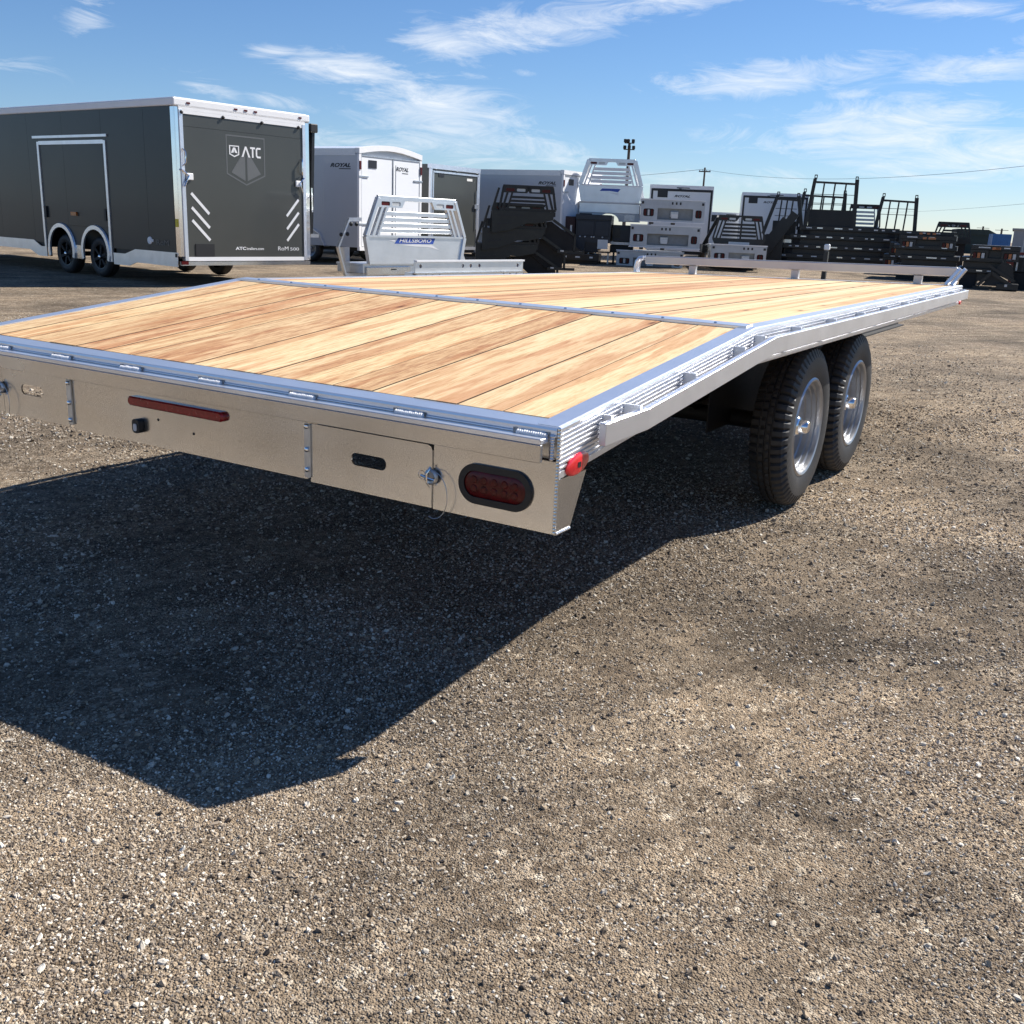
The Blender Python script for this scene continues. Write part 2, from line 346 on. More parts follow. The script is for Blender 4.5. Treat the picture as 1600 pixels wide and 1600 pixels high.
def ground_mat():
    m = bpy.data.materials.new('gravel_ground'); m.use_nodes = True; nt = m.node_tree; N = nt.nodes.new; L = nt.links.new
    b = nt.nodes['Principled BSDF']; b.inputs['Roughness'].default_value = .93; b.inputs['Specular IOR Level'].default_value = .15
    geo = N('ShaderNodeNewGeometry'); P = geo.outputs['Position']
    def nz(scale, det=4, rough=.6, dist=0):
        n = N('ShaderNodeTexNoise'); n.inputs['Scale'].default_value = scale; n.inputs['Detail'].default_value = det; n.inputs['Roughness'].default_value = rough; n.inputs['Distortion'].default_value = dist; L(P, n.inputs['Vector']); return n.outputs[0]
    def ramp(x, stops):
        cr = N('ShaderNodeValToRGB'); e = cr.color_ramp.elements
        e[0].position, e[0].color = stops[0][0], (*stops[0][1], 1); e[1].position, e[1].color = stops[-1][0], (*stops[-1][1], 1)
        for p, c in stops[1:-1]:
            x_ = e.new(p); x_.color = (*c, 1)
        L(x, cr.inputs[0]); return cr.outputs[0]
    def mix(f, a, b_, mode='MIX'):
        x = N('ShaderNodeMix'); x.data_type = 'RGBA'; x.blend_type = mode
        for s, v in (('Factor', f), ('A', a), ('B', b_)):
            if isinstance(v, (int, float)): x.inputs[s].default_value = v
            elif isinstance(v, tuple): x.inputs[s].default_value = (*v, 1)
            else: L(v, x.inputs[s])
        return x.outputs['Result']
    def vor(scale):
        v = N('ShaderNodeTexVoronoi'); v.inputs['Scale'].default_value = scale; L(P, v.inputs['Vector']); return v
    stones = [(0, (.085,.066,.048)), (.22, (.17,.134,.099)), (.5, (.27,.217,.160)), (.66, (.38,.312,.236)), (.84, (.56,.485,.385)), (1, (.84,.775,.65))]
    v1 = vor(115); v2 = vor(240); v3 = vor(48)
    s1 = N('ShaderNodeSeparateColor'); L(v1.outputs['Color'], s1.inputs[0])
    s2 = N('ShaderNodeSeparateColor'); L(v2.outputs['Color'], s2.inputs[0])
    s3 = N('ShaderNodeSeparateColor'); L(v3.outputs['Color'], s3.inputs[0])
    c1 = ramp(s1.outputs[0], stones); c2 = ramp(s2.outputs[0], stones); c3 = ramp(s3.outputs[0], stones)
    n1 = nz(9, 6, .65)
    f12 = N('ShaderNodeMapRange'); f12.inputs[1].default_value = .42; f12.inputs[2].default_value = .58; L(n1, f12.inputs[0])
    c = mix(f12.outputs[0], c1, c2)
    g3 = N('ShaderNodeMath'); g3.operation = 'GREATER_THAN'; g3.inputs[1].default_value = .86; L(s3.outputs[1], g3.inputs[0])
    c = mix(g3.outputs[0], c, c3)
    dirt = ramp(nz(2.2, 8, .68, .3), [(.3, (.15,.113,.079)), (.5, (.26,.204,.147)), (.7, (.37,.298,.219))])
    fd = N('ShaderNodeMapRange'); fd.inputs[1].default_value = .35; fd.inputs[2].default_value = .65; fd.inputs[3].default_value = .15; fd.inputs[4].default_value = .80; L(nz(4.3, 7, .7), fd.inputs[0])
    c = mix(fd.outputs[0], c, dirt)
    big = ramp(nz(.55, 5, .6, .4), [(.36, (.56,.56,.56)), (.5, (.96,.955,.94)), (.66, (1.26,1.23,1.17))])
    # damp dark patches of fresh fines
    for (qx, qy, ax_, ay_, rot_, amt) in ((1.0, -.55, .50, .20, -38, .55), (1.9, -.75, .7, .25, -25, .4), (4.6, -2.6, 1.6, .5, -30, .3), (-.05, -.62, .25, .10, -40, .3), (8.0, -3.2, 3.0, .8, -35, .3)):
        mp = N('ShaderNodeMapping'); mp.vector_type = 'TEXTURE'; mp.inputs['Location'].default_value = (qx, qy, 0); mp.inputs['Rotation'].default_value = (0, 0, R(rot_)); mp.inputs['Scale'].default_value = (ax_, ay_, 1)
        wv = N('ShaderNodeTexNoise'); wv.inputs['Scale'].default_value = 2.2; wv.inputs['Detail'].default_value = 5; L(P, wv.inputs['Vector'])
        wd = N('ShaderNodeVectorMath'); wd.operation = 'MULTIPLY_ADD'; L(wv.outputs['Color'], wd.inputs[0]); wd.inputs[1].default_value = (1.1, 1.1, 0); wd.inputs[2].default_value = (-.55, -.55, 0)
        wa = N('ShaderNodeVectorMath'); L(wd.outputs[0], wa.inputs[0]); L(P, wa.inputs[1]); L(wa.outputs[0], mp.inputs[0])
        ln = N('ShaderNodeVectorMath'); ln.operation = 'LENGTH'; L(mp.outputs[0], ln.inputs[0])
        rr = N('ShaderNodeMapRange'); rr.interpolation_type = 'SMOOTHSTEP'; rr.inputs[1].default_value = .35; rr.inputs[2].default_value = 1.35; rr.inputs[3].default_value = 1-amt; rr.inputs[4].default_value = 1; L(ln.outputs['Value'], rr.inputs[0])
        big = mix(1.0, big, rr.outputs[0], 'MULTIPLY')
    c = mix(1.0, c, big, 'MULTIPLY')
    c = mix(1.0, c, ramp(nz(13, 8, .75, .2), [(.36, (.62,.61,.60)), (.5, (1.0,.99,.98)), (.64, (1.30,1.28,1.25))]), 'MULTIPLY')
    mps = N('ShaderNodeMapping'); mps.vector_type = 'TEXTURE'; mps.inputs['Rotation'].default_value = (0, 0, R(-32)); mps.inputs['Scale'].default_value = (3.2, .34, 1); L(P, mps.inputs[0])
    ns = N('ShaderNodeTexNoise'); ns.inputs['Scale'].default_value = 1.6; ns.inputs['Detail'].default_value = 7; ns.inputs['Roughness'].default_value = .65; ns.inputs['Distortion'].default_value = .3; L(mps.outputs[0], ns.inputs['Vector'])
    c = mix(1.0, c, ramp(ns.outputs[0], [(.36, (.66,.64,.615)), (.5, (.90,.875,.84)), (.66, (1.04,1.01,.96))]), 'MULTIPLY')
    for (qx, qy, rz_, ln_, wd_) in ((.46, .05, 27, .42, .085), (1.6, -2.4, 12, 1.6, .10), (1.75, -2.65, 12, 1.6, .09)):
        mt_ = N('ShaderNodeMapping'); mt_.vector_type = 'TEXTURE'; mt_.inputs['Location'].default_value = (qx, qy, 0); mt_.inputs['Rotation'].default_value = (0, 0, R(rz_)); L(P, mt_.inputs[0])
        sp_ = N('ShaderNodeSeparateXYZ'); L(mt_.outputs[0], sp_.inputs[0])
        def mm(op, a_, b_=0.0):
            n_ = N('ShaderNodeMath'); n_.operation = op
            for i_, v_ in enumerate((a_, b_)):
                if isinstance(v_, (int, float)): n_.inputs[i_].default_value = v_
                else: L(v_, n_.inputs[i_])
            return n_.outputs[0]
        ex = mm('MULTIPLY', mm('LESS_THAN', mm('ABSOLUTE', sp_.outputs[0]), ln_), mm('LESS_THAN', mm('ABSOLUTE', sp_.outputs[1]), wd_))
        zz = mm('SINE', mm('ADD', mm('MULTIPLY', sp_.outputs[0], 150.0), mm('MULTIPLY', mm('ABSOLUTE', sp_.outputs[1]), 60.0)))
        am = mm('MULTIPLY', mm('MULTIPLY', mm('GREATER_THAN', zz, 0.1), ex), mm('MULTIPLY', mm('GREATER_THAN', n1, .47), .42))
        c = mix(am, c, (.09,.068,.05))
    L(c, b.inputs['Base Color'])
    h = N('ShaderNodeMath'); h.operation = 'ADD'
    L(v1.outputs['Distance'], h.inputs[0]); L(v2.outputs['Distance'], h.inputs[1])
    h2 = N('ShaderNodeMath'); h2.operation = 'MULTIPLY_ADD'; L(n1, h2.inputs[0]); h2.inputs[1].default_value = -.8; L(h.outputs[0], h2.inputs[2])
    bp = N('ShaderNodeBump'); bp.invert = True; bp.inputs['Strength'].default_value = .75; bp.inputs['Distance'].default_value = .008; L(h2.outputs[0], bp.inputs['Height']); L(bp.outputs[0], b.inputs['Normal'])
    return m
GROUND = ground_mat()
def stone_mat():
    m = bpy.data.materials.new('gravel_stone'); m.use_nodes = True; nt = m.node_tree; N = nt.nodes.new; L = nt.links.new
    b = nt.nodes['Principled BSDF']; b.inputs['Roughness'].default_value = .85; b.inputs['Specular IOR Level'].default_value = .25
    oi = N('ShaderNodeObjectInfo'); cr = N('ShaderNodeValToRGB'); e = cr.color_ramp.elements
    e[0].position = 0; e[0].color = (.12,.093,.069,1); e[1].position = 1; e[1].color = (.88,.82,.70,1)
    for p, c in ((.15,(.20,.157,.116,1)),(.4,(.31,.248,.184,1)),(.58,(.41,.335,.252,1)),(.72,(.48,.37,.25,1)),(.82,(.60,.525,.42,1)),(.93,(.76,.69,.58,1))):
        x = e.new(p); x.color = c
    L(oi.outputs['Random'], cr.inputs[0])
    geo = N('ShaderNodeNewGeometry'); n = N('ShaderNodeTexNoise'); n.inputs['Scale'].default_value = 260; n.inputs['Detail'].default_value = 3; L(geo.outputs['Position'], n.inputs['Vector'])
    r = N('ShaderNodeMapRange'); r.inputs[3].default_value = .72; r.inputs[4].default_value = 1.28; L(n.outputs[0], r.inputs[0])
    mx = N('ShaderNodeMix'); mx.data_type = 'RGBA'; mx.blend_type = 'MULTIPLY'; mx.inputs['Factor'].default_value = 1; L(cr.outputs[0], mx.inputs['A']); L(r.outputs[0], mx.inputs['B'])
    n5 = N('ShaderNodeTexNoise'); n5.inputs['Scale'].default_value = .55; n5.inputs['Detail'].default_value = 5; n5.inputs['Roughness'].default_value = .6; n5.inputs['Distortion'].default_value = .4; L(geo.outputs['Position'], n5.inputs['Vector'])
    r5 = N('ShaderNodeMapRange'); r5.inputs[1].default_value = .36; r5.inputs[2].default_value = .66; r5.inputs[3].default_value = .62; r5.inputs[4].default_value = 1.02; L(n5.outputs[0], r5.inputs[0])
    mx2 = N('ShaderNodeMix'); mx2.data_type = 'RGBA'; mx2.blend_type = 'MULTIPLY'; mx2.inputs['Factor'].default_value = 1; L(mx.outputs['Result'], mx2.inputs['A']); L(r5.outputs[0], mx2.inputs['B'])
    L(mx2.outputs['Result'], b.inputs['Base Color'])
    return m
STONE = stone_mat()

# ---------------------------------------------------------------- ground
CX, CY = -2.056, -1.113
def gh(x, y):
    d = math.hypot(x-CX, y-CY)
    k = 1/(1+d*d*.004)
    return .016*k*noise.noise(Vector((x*.55, y*.55, 3.1))) + .006*k*noise.noise(Vector((x*2.3, y*2.3, 7.7)))-.006*k
def make_ground():
    NR, NA = 150, 220
    rr = [0.0]+[.25*(900/.25)**(i/(NR-1)) for i in range(NR)]
    vs_, fs = [(CX, CY, gh(CX, CY))], []
    for r in rr[1:]:
        for a in range(NA):
            t = 2*PI*a/NA; x = CX+r*math.cos(t); y = CY+r*math.sin(t)
            vs_.append((x, y, gh(x, y) if r < 60 else -.002))
    for a in range(NA): fs.append((0, 1+a, 1+(a+1) % NA))
    for i in range(NR-1):
        for a in range(NA):
            p = 1+i*NA+a; q = 1+i*NA+(a+1) % NA
            fs.append((p, p+NA, q+NA, q))
    me = bpy.data.meshes.new('ground'); me.from_pydata(vs_, [], fs); me.materials.append(GROUND)
    me.polygons.foreach_set('use_smooth', [True]*len(fs))
    o = bpy.data.objects.new('ground', me); COL.objects.link(o); tag(o, kind='structure')
make_ground()

def make_gravel():
    # scatter surface: a fan of ground in front of the viewer; stones are instanced on it
    a0, a1, r0, r1 = R(-22), R(84), .75, 13.0
    NR, NA = 60, 60; vs_, fs = [], []
    for i in range(NR+1):
        r = r0*(r1/r0)**(i/NR)
        for j in range(NA+1):
            t = a0+(a1-a0)*j/NA; x = CX+r*math.cos(t); y = CY+r*math.sin(t); vs_.append((x, y, gh(x, y)))
    for i in range(NR):
        for j in range(NA):
            p = i*(NA+1)+j; fs.append((p, p+NA+1, p+NA+2, p+1))
    me = bpy.data.meshes.new('gravel'); me.from_pydata(vs_, [], fs); me.materials.append(STONE)
    den = me.attributes.new('dens', 'FLOAT', 'POINT'); mx = me.attributes.new('msize', 'FLOAT', 'POINT')
    dv, mv = [], []
    for x, y, z in vs_:
        d = math.hypot(x-CX, y-CY)
        cl = max(.16, .80+1.15*noise.noise(Vector((x*1.05, y*1.05, 11)))+.5*noise.noise(Vector((x*3.1, y*3.1, 5))))
        dv.append(cl*min(1.0, (2.0/d)**1.9)*max(0.0, 1-(d/13.2)**3)); mv.append(min(2.1, max(1, (d/2.0)**.6)))
    den.data.foreach_set('value', dv); mx.data.foreach_set('value', mv)
    o = bpy.data.objects.new('gravel', me); COL.objects.link(o)
    tag(o, 'loose grey and tan gravel stones strewn over the yard', 'gravel', kind='stuff')
    ng = bpy.data.node_groups.new('scatter', 'GeometryNodeTree')
    ng.interface.new_socket('Geometry', in_out='INPUT', socket_type='NodeSocketGeometry'); ng.interface.new_socket('Geometry', in_out='OUTPUT', socket_type='NodeSocketGeometry')
    N = ng.nodes.new; L = ng.links.new
    gi = N('NodeGroupInput'); go = N('NodeGroupOutput')
    da = N('GeometryNodeInputNamedAttribute'); da.data_type = 'FLOAT'; da.inputs[0].default_value = 'dens'
    ma = N('GeometryNodeInputNamedAttribute'); ma.data_type = 'FLOAT'; ma.inputs[0].default_value = 'msize'
    g2i = N('GeometryNodeGeometryToInstance')
    for k, (sx, sy, sz) in enumerate(((1, .72, .5), (.85, .8, .62), (1.1, .6, .42), (.8, .7, .7))):
        ic = N('GeometryNodeMeshIcoSphere'); ic.inputs['Radius'].default_value = 1; ic.inputs['Subdivisions'].default_value = 2
        sp = N('GeometryNodeSetPosition'); tr = N('GeometryNodeTransform'); tr.inputs['Scale'].default_value = (sx, sy, sz)
        pos = N('GeometryNodeInputPosition'); nt = N('ShaderNodeTexNoise'); nt.inputs['Scale'].default_value = 1.1
        ad = N('ShaderNodeVectorMath'); ad.operation = 'ADD'; ad.inputs[1].default_value = (k*13.1, k*7.7, 2); L(pos.outputs[0], ad.inputs[0]); L(ad.outputs[0], nt.inputs['Vector'])
        sb = N('ShaderNodeVectorMath'); sb.operation = 'SUBTRACT'; sb.inputs[1].default_value = (.5, .5, .5); L(nt.outputs['Color'], sb.inputs[0])
        sc = N('ShaderNodeVectorMath'); sc.operation = 'SCALE'; sc.inputs['Scale'].default_value = 1.7; L(sb.outputs[0], sc.inputs[0])
        L(ic.outputs[0], sp.inputs['Geometry']); L(sc.outputs[0], sp.inputs['Offset']); L(sp.outputs[0], tr.inputs['Geometry']); L(tr.outputs[0], g2i.inputs[0])
    def rnd(lo, hi, seed, vec=False):
        n = N('FunctionNodeRandomValue'); n.data_type = 'FLOAT_VECTOR' if vec else 'FLOAT'
        if vec: n.inputs[0].default_value = lo; n.inputs[1].default_value = hi
        else: n.inputs[2].default_value = lo; n.inputs[3].default_value = hi
        n.inputs['Seed'].default_value = seed; return n.outputs[0] if vec else n.outputs[1]
    joins = N('GeometryNodeJoinGeometry')
    for li, (dmax, smin, smax, seed, pw) in enumerate(((34000, .0014, .0044, 3, 1.7), (1300, .0038, .0095, 9, 2.6))):
        dp = N('GeometryNodeDistributePointsOnFaces'); dp.inputs['Seed'].default_value = seed
        L(gi.outputs[0], dp.inputs['Mesh'])
        mu = N('ShaderNodeMath'); mu.operation = 'MULTIPLY'; mu.inputs[1].default_value = dmax; L(da.outputs[0], mu.inputs[0]); L(mu.outputs[0], dp.inputs['Density'])
        pwn = N('ShaderNodeMath'); pwn.operation = 'POWER'; L(rnd(0, 1, seed+1), pwn.inputs[0]); pwn.inputs[1].default_value = pw
        mr = N('ShaderNodeMapRange'); mr.inputs[3].default_value = smin; mr.inputs[4].default_value = smax; L(pwn.outputs[0], mr.inputs[0])
        ms = N('ShaderNodeMath'); ms.operation = 'MULTIPLY'; L(mr.outputs[0], ms.inputs[0]); L(ma.outputs[0], ms.inputs[1])
        # capture the size multiplier on the points
        ip = N('GeometryNodeInstanceOnPoints'); L(dp.outputs[0], ip.inputs['Points']); L(g2i.outputs[0], ip.inputs['Instance']); ip.inputs['Pick Instance'].default_value = True
        L(rnd((0,0,0), (.9,.9,6.28), seed+2, True), ip.inputs['Rotation']); L(ms.outputs[0], ip.inputs['Scale'])
        L(ip.outputs[0], joins.inputs[0])
    sm = N('GeometryNodeSetMaterial'); sm.inputs['Material'].default_value = STONE; L(joins.outputs[0], sm.inputs[0]); L(sm.outputs[0], go.inputs[0])
    md = o.modifiers.new('scatter', 'NODES'); md.node_group = ng
make_gravel()

# ================================================================ the aluminium deckover trailer
H, HR, HF, LD, LT, W = .887, .744, .893, 1.388, 5.86, 2.493
def zt(x, y=0.0):
    h1 = H+.010*y/W
    if x < LD: return HR+(h1-HR)*x/LD
    return h1+(HF-.053*y/W-h1)*(x-LD)/(LT-LD)
def make_wheel(tyre_r, rim_r, wid, name='wheel', dish=.095, rimmat=None, spokes=False, tread=True):
    """wheel with its outer face towards -y, centred on the hub, face plane at y=0"""
    rimmat = rimmat or RIM
    w = empty(name, (0,0,0))
    r, q = tyre_r, rim_r
    prof = [(q-.004, .018), (q+.006, .010), (q+.018, .006), (q+(r-q)*.35, 0), (q+(r-q)*.66, .001), (r-.030, .010), (r-.014, .018), (r-.006, .032),
            (r-.0015, .046), (r-.0005, wid*.34), (r-.009, wid*.345), (r-.009, wid*.39), (r, wid*.395), (r, wid*.485), (r-.009, wid*.49), (r-.009, wid*.53), (r, wid*.535),
            (r-.0005, wid*.65), (r-.009, wid*.655), (r-.009, wid*.70), (r-.0015, wid*.705), (r-.006, wid-.032), (r-.02, wid-.012), (q+(r-q)*.6, wid), (q, wid-.01)]
    def fn(i, j, rr, hh):
        if tread and i % 4 == 0 and j in (5, 6, 7, 8, 9, 17, 20, 21, 22): return rr-.013, hh+(.004 if j == 5 else 0)
        if tread and i % 4 == 2 and j in (12, 13): return rr-.006, hh
        return rr, hh
    ty = MB().lathe(prof, (0,0,0), 232 if tread else 40, fn=fn if tread else None).build('tyre', RUBBER, w, smooth=True)
    if tread: ty.data.set_sharp_from_angle(angle=R(22))
    rp = [(q+.010, .016), (q+.012, .008), (q+.004, .002), (q-.006, .006), (q-.009, .018), (q-.009, .026), (q-.021, .030), (q-.021, .046), (q-.027, .049), (q-.027, .072), (q-.036, .077), (q-.036, dish+.02), (q-.046, dish+.040), (.135, dish+.042), (.118, dish+.030), (.088, dish+.014), (.060, dish+.012), (.0, dish+.012)]
    if spokes: rp = [(q+.008, .012), (q+.006, .004), (q-.012, .008), (q-.02, .05), (q-.03, .1), (0, .1)]
    rim = MB().lathe(rp, (0,0,0), 64).build('rim', BLACKP if spokes else rimmat, w, smooth=True)
    rim.data.set_sharp_from_angle(angle=R(28))
    if spokes:
        s = MB()
        for k in range(6):
            a = 2*PI*k/6+.3; c, d = math.cos(a), math.sin(a)
            s.bar((.04*c, .022, .04*d), ((q-.01)*c, .014, (q-.01)*d), .045, .02, (0,1,0))
        s.build('spokes', UNDER, w)['kind'] = 'stuff'
        MB().lathe([(.036, .02), (.034, -.012), (.02, -.022), (0, -.022)], (0,0,0), 20).build('hub_cap', CHROME, w, smooth=True)
    else:
        h = MB()
        for k in range(8):     # hand holes as dark recess discs
            a = 2*PI*k/8; h.lathe([(.018, dish+.0385), (.0175, dish+.037), (0, dish+.037)], (.148*math.cos(a), 0, .148*math.sin(a)), 12)
        if q > .2: stuff(h.build('hand_holes', RUBBERB, w))
        n = MB()
        for k in range(6):
            a = 2*PI*k/6+.2; n.lathe([(.011, dish+.014), (.011, dish-.012), (.007, dish-.018), (0, dish-.018)], (.083*math.cos(a), 0, .083*math.sin(a)), 6)
        stuff(n.build('lug_nuts', CHROME, w))
        MB().lathe([(.047, dish+.014), (.046, dish-.04), (.040, dish-.050), (.033, dish-.053), (.031, dish-.083), (.024, dish-.092), (0, dish-.093)], (0,0,0), 28).build('hub_cap', CHROME, w, smooth=True)
    return w

def build_trailer():
    T = empty('flatbed_trailer', (0,0,0), 0, 'new aluminium flatbed trailer with pine plank deck and sloping rear end', 'trailer')
    TH = .038; EDGE = .062
    # planks
    n = 17; y0, y1 = EDGE, W-EDGE; pw = (y1-y0)/n
    def plank(xa, xb, ya, yb):
        g = .0021; q4 = ((xa, ya+g), (xb, ya+g), (xb, yb-g), (xa, yb-g))
        b = [(x, y, zt(x, y)-TH-.004) for x, y in q4]
        dz = random.uniform(-.0045, -.0015)
        t = [(x, y, zt(x, y)+dz) for x, y in q4]
        cx_, cy_, cz_ = (xa+xb)/2, (ya+yb)/2, zt((xa+xb)/2, (ya+yb)/2)
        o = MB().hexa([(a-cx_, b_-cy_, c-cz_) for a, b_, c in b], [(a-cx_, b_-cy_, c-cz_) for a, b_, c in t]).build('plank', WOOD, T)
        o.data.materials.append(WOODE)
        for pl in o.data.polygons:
            if abs(pl.normal.y) > .5: pl.material_index = 1  # side faces carry the painted seam shade
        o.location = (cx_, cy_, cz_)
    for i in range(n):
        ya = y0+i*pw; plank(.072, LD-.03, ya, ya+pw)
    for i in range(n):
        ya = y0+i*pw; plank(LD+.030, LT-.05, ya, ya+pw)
    # side rails: hollow extrusion with ribbed outer face, mitred at the bend
    RH = .130
    def prof(side):
        p = [(EDGE, 0), (.007, 0), (.002, -.002), (0, -.006), (0, -.014)]
        nr = 9; z = -.014; st = (RH-.026)/nr
        for k in range(nr):
            p += [(.0055, z-st*.12), (.0055, z-st*.42), (.0, z-st*.55), (0, z-st)]; z -= st
        p += [(0, -RH+.002), (.002, -RH), (.05, -RH), (.05, -RH+.005), (.008, -RH+.005), (.008, -.008), (EDGE, -.008)]
        return [((y if side else W-y), z) for y, z in p]
    for side in (1, 0):
        pr = prof(side)
        MB().loft([[(x, y, zt(x, y)+z) for y, z in pr] for x in (.0062, LD)]).build('side_rail', ALU, T)
        MB().loft([[(x, y, zt(x, y)+z-.0005) for y, z in pr] for x in (LD, LT)]).build('side_rail', ALU, T)
    # rub rail with the rear end bent in towards the deck, and the spacers behind it
    def rub(side):
        sg = (lambda y: y) if side else (lambda y: W-y)
        pts = [(.175, -.030), (.36, -.062), (LD+.01, -.060), (LT-.09, -.050)]
        off = [-.002, -.002, .0, .0]
        rings = []
        for (x, y), o_ in zip(pts, off):
            zc = zt(x, sg(0))-.028+o_
            rings.append([(x, sg(y-.006), zc-.057), (x, sg(y+.014), zc-.057), (x, sg(y+.014), zc), (x, sg(y-.006), zc)])
        MB().loft(rings).build('rub_rail', ALU, T, bevel=.0015)
        xs = [.225, .345, .745, 1.16, 1.36, 1.78, 2.28, 2.78, 3.28, 3.78, 4.28, 4.78, 5.28, 5.75]
        for x in xs:
            yy = -.040 if x > .36 else -.017-(x-.175)*.195
            a, b = sorted((sg(yy), sg(-.0005)))
            MB().box(x-.005, x+.005, a, b, zt(x, sg(0))-.084, zt(x, sg(0))-.022).build('rail_spacer', ALU, T)
        w_ = MB()
        for x in xs[:9]:
            for k in range(5):
                w_.blob((x, sg(-.003), zt(x, sg(0))-.076+k*.011), .007, .005, .0065, 6, 4)
        stuff(w_.build('spacer_welds', ALUW, T))
    rub(1); rub(0)
    # hinge line angle across the deck
    m = MB(); m.loft([[(LD-.034, y, zt(LD-.034, y)+.006), (LD+.034, y, zt(LD+.034, y)+.006), (LD+.034, y, zt(LD, y)-.01), (LD-.034, y, zt(LD, y)-.015)] for y in (.03, W-.03)])
    hb = m.build('hinge_bar', ALUF, T, bevel=.001)
    s = MB()
    for k in range(12): s.lathe([(.006, 0), (.005, .003), (0, .0035)], (LD-.012, .15+k*(W-.3)/11, zt(LD, .15+k*(W-.3)/11)+.004), 8, 'z')
    stuff(s.build('bolt_heads', CHROME, hb))
    # front flange
    MB().loft([[(LT-.05, y, zt(LT, y)-.13), (LT, y, zt(LT, y)-.13), (LT, y, zt(LT, y)-.001), (LT-.05, y, zt(LT, y)-.001)] for y in (.004, W-.004)]).build('front_beam', ALU, T)
    # rear beam: flat top flange, upright face, protruding lip
    pr = [(.072, .7465), (.0, .7425), (-.004, .7408), (-.0055, .736), (-.0055, .726), (-.0075, .7235), (-.0075, .7205), (.02, .7205), (.02, .66), (.03, .66), (.03, .735), (.072, .728)]
    MB().loft([[(x, y, z) for x, z in pr] for y in (.004, W-.004)]).build('rear_beam', ALUF, T)
    MB().box(-.048, -.008, .022, W-.022, .706, .7195).build('lip_ledge', ALU, T, bevel=.0015)
    MB().box(-.049, -.037, .022, W-.022, .663, .7055).build('lip_bar', ALUP, T, bevel=.001)
    for yc, wd in ((.072, .085), (.433, .088), (.797, .088), (1.153, .088), (1.50, .088), (1.837, .088), (2.158, .088), (2.42, .085)):
        wb = MB()
        k = int(wd/.0062)
        for i in range(k):
            wb.blob((-.014, yc-wd/2+i*.0062, .7225+random.uniform(-.0008, .0008)), .0105, .0046, .0075, 8, 5)
        stuff(wb.build('weld_bead', WELD, T, smooth=True))
        sc = MB()
        for e_ in (-1, 1): sc.box(-.0082, -.0068, yc+e_*(wd/2+.002)-.006, yc+e_*(wd/2+.002)+.006, .721, .7305)
        stuff(sc.build('weld_scorch', ALUS, T))
    # rear skirt: five plates, two of them hinged doors
    SX = .0
    def pan(name, ya, yb, za, zb, holes, rad=0, mat_=ALUP, top=None, x=SX):
        out = [(ya, za), (yb, za), (yb, zb), (ya, zb)] if not rad else [(ya, za), (yb, za), (yb, zb), (ya+rad, zb), (ya+rad*.3, zb-rad*.3), (ya, zb-rad)]
        return MB().plate(out, holes, YZ(x), .005).build(name, mat_, T)
    zb, z0, zd = .6595, .479, .648
    zbot = lambda y: .479+ (y/W)*.018
    pan('skirt_plate', .003, .3595, zbot(.2), zb, [rrect(.072, .270, .525, .616, .045, 8)])
    pan('skirt_plate', .3595, .792, .6505, zb, [], x=.0)
    d1 = pan('skirt_door', .3635, .777, zbot(.5), zd, [rrect(.512, .632, .5555, .590, .017, 6)], rad=.014, x=-.002)
    pan('skirt_plate', .7925, 1.815, zbot(1.2), zb, [])
    pan('skirt_plate', 1.820, 2.19, .6505+.012, zb+.004, [], x=.0)
    d2 = pan('skirt_door', 1.835, 2.186, zbot(2.0), zd+.010, [rrect(1.963, 2.083, .572, .607, .017, 6)], x=-.002)
    pan('skirt_plate', 2.192, W-.003, zbot(2.3), zb, [rrect(2.235, 2.42, .535, .626, .045, 8)])
    # hinge straps
    for ya, tp in ((.786, .650), (1.822, .655)):
        h = MB().plate(rrect(ya-.012, ya+.010, zbot(ya)+.010, tp-.002, .004, 2), [], YZ(-.0065), .004).build('hinge_strap', STEEL, T)
        b = MB()
        for z in (.50+.018, .575, .640): b.lathe([(.0075, 0), (.0072, -.005), (.004, -.0075), (0, -.0078)], (-.0065, ya-.001, z), 10, 'x')
        stuff(b.build('rivets', CHROME, h, smooth=True))
    # latches with wire lanyards
    for yl, zl in ((.361, .567), (2.189, .582)):
        lt = MB().lathe([(.021, 0), (.0205, -.006), (.016, -.009), (.011, -.008), (.010, -.002), (0, -.002)], (-.0072, yl, zl), 24, 'x').build('latch', STEEL, T, smooth=True)
        k = MB(); k.tube([(-.022, yl+.022, zl+.004), (-.024, yl, zl), (-.022, yl-.020, zl-.003)], .0035, 8); k.tube([(-.012, yl, zl+.026), (-.026, yl+.002, zl+.012), (-.026, yl+.002, zl-.012), (-.012, yl, zl-.026)], .0028, 8)
        k.tube([(-.02, yl+.022+.011*math.cos(t), zl+.004+.011*math.sin(t)) for t in [2*PI*i/14 for i in range(15)]], .0016, 6)
        stuff(k.build('latch_pin', CHROME, lt, smooth=True))
        wr = MB(); pts = []
        for i in range(26):
            t = i/25; a = PI*.55-t*PI*1.15
            pts.append((-.014-.006*math.sin(PI*t), yl-.012-.052*math.cos(a)*.9-.0, zl-.045+.062*math.sin(a)))
        wr.tube(pts, .0011, 5); wr.build('wire_lanyard', STEEL, lt)
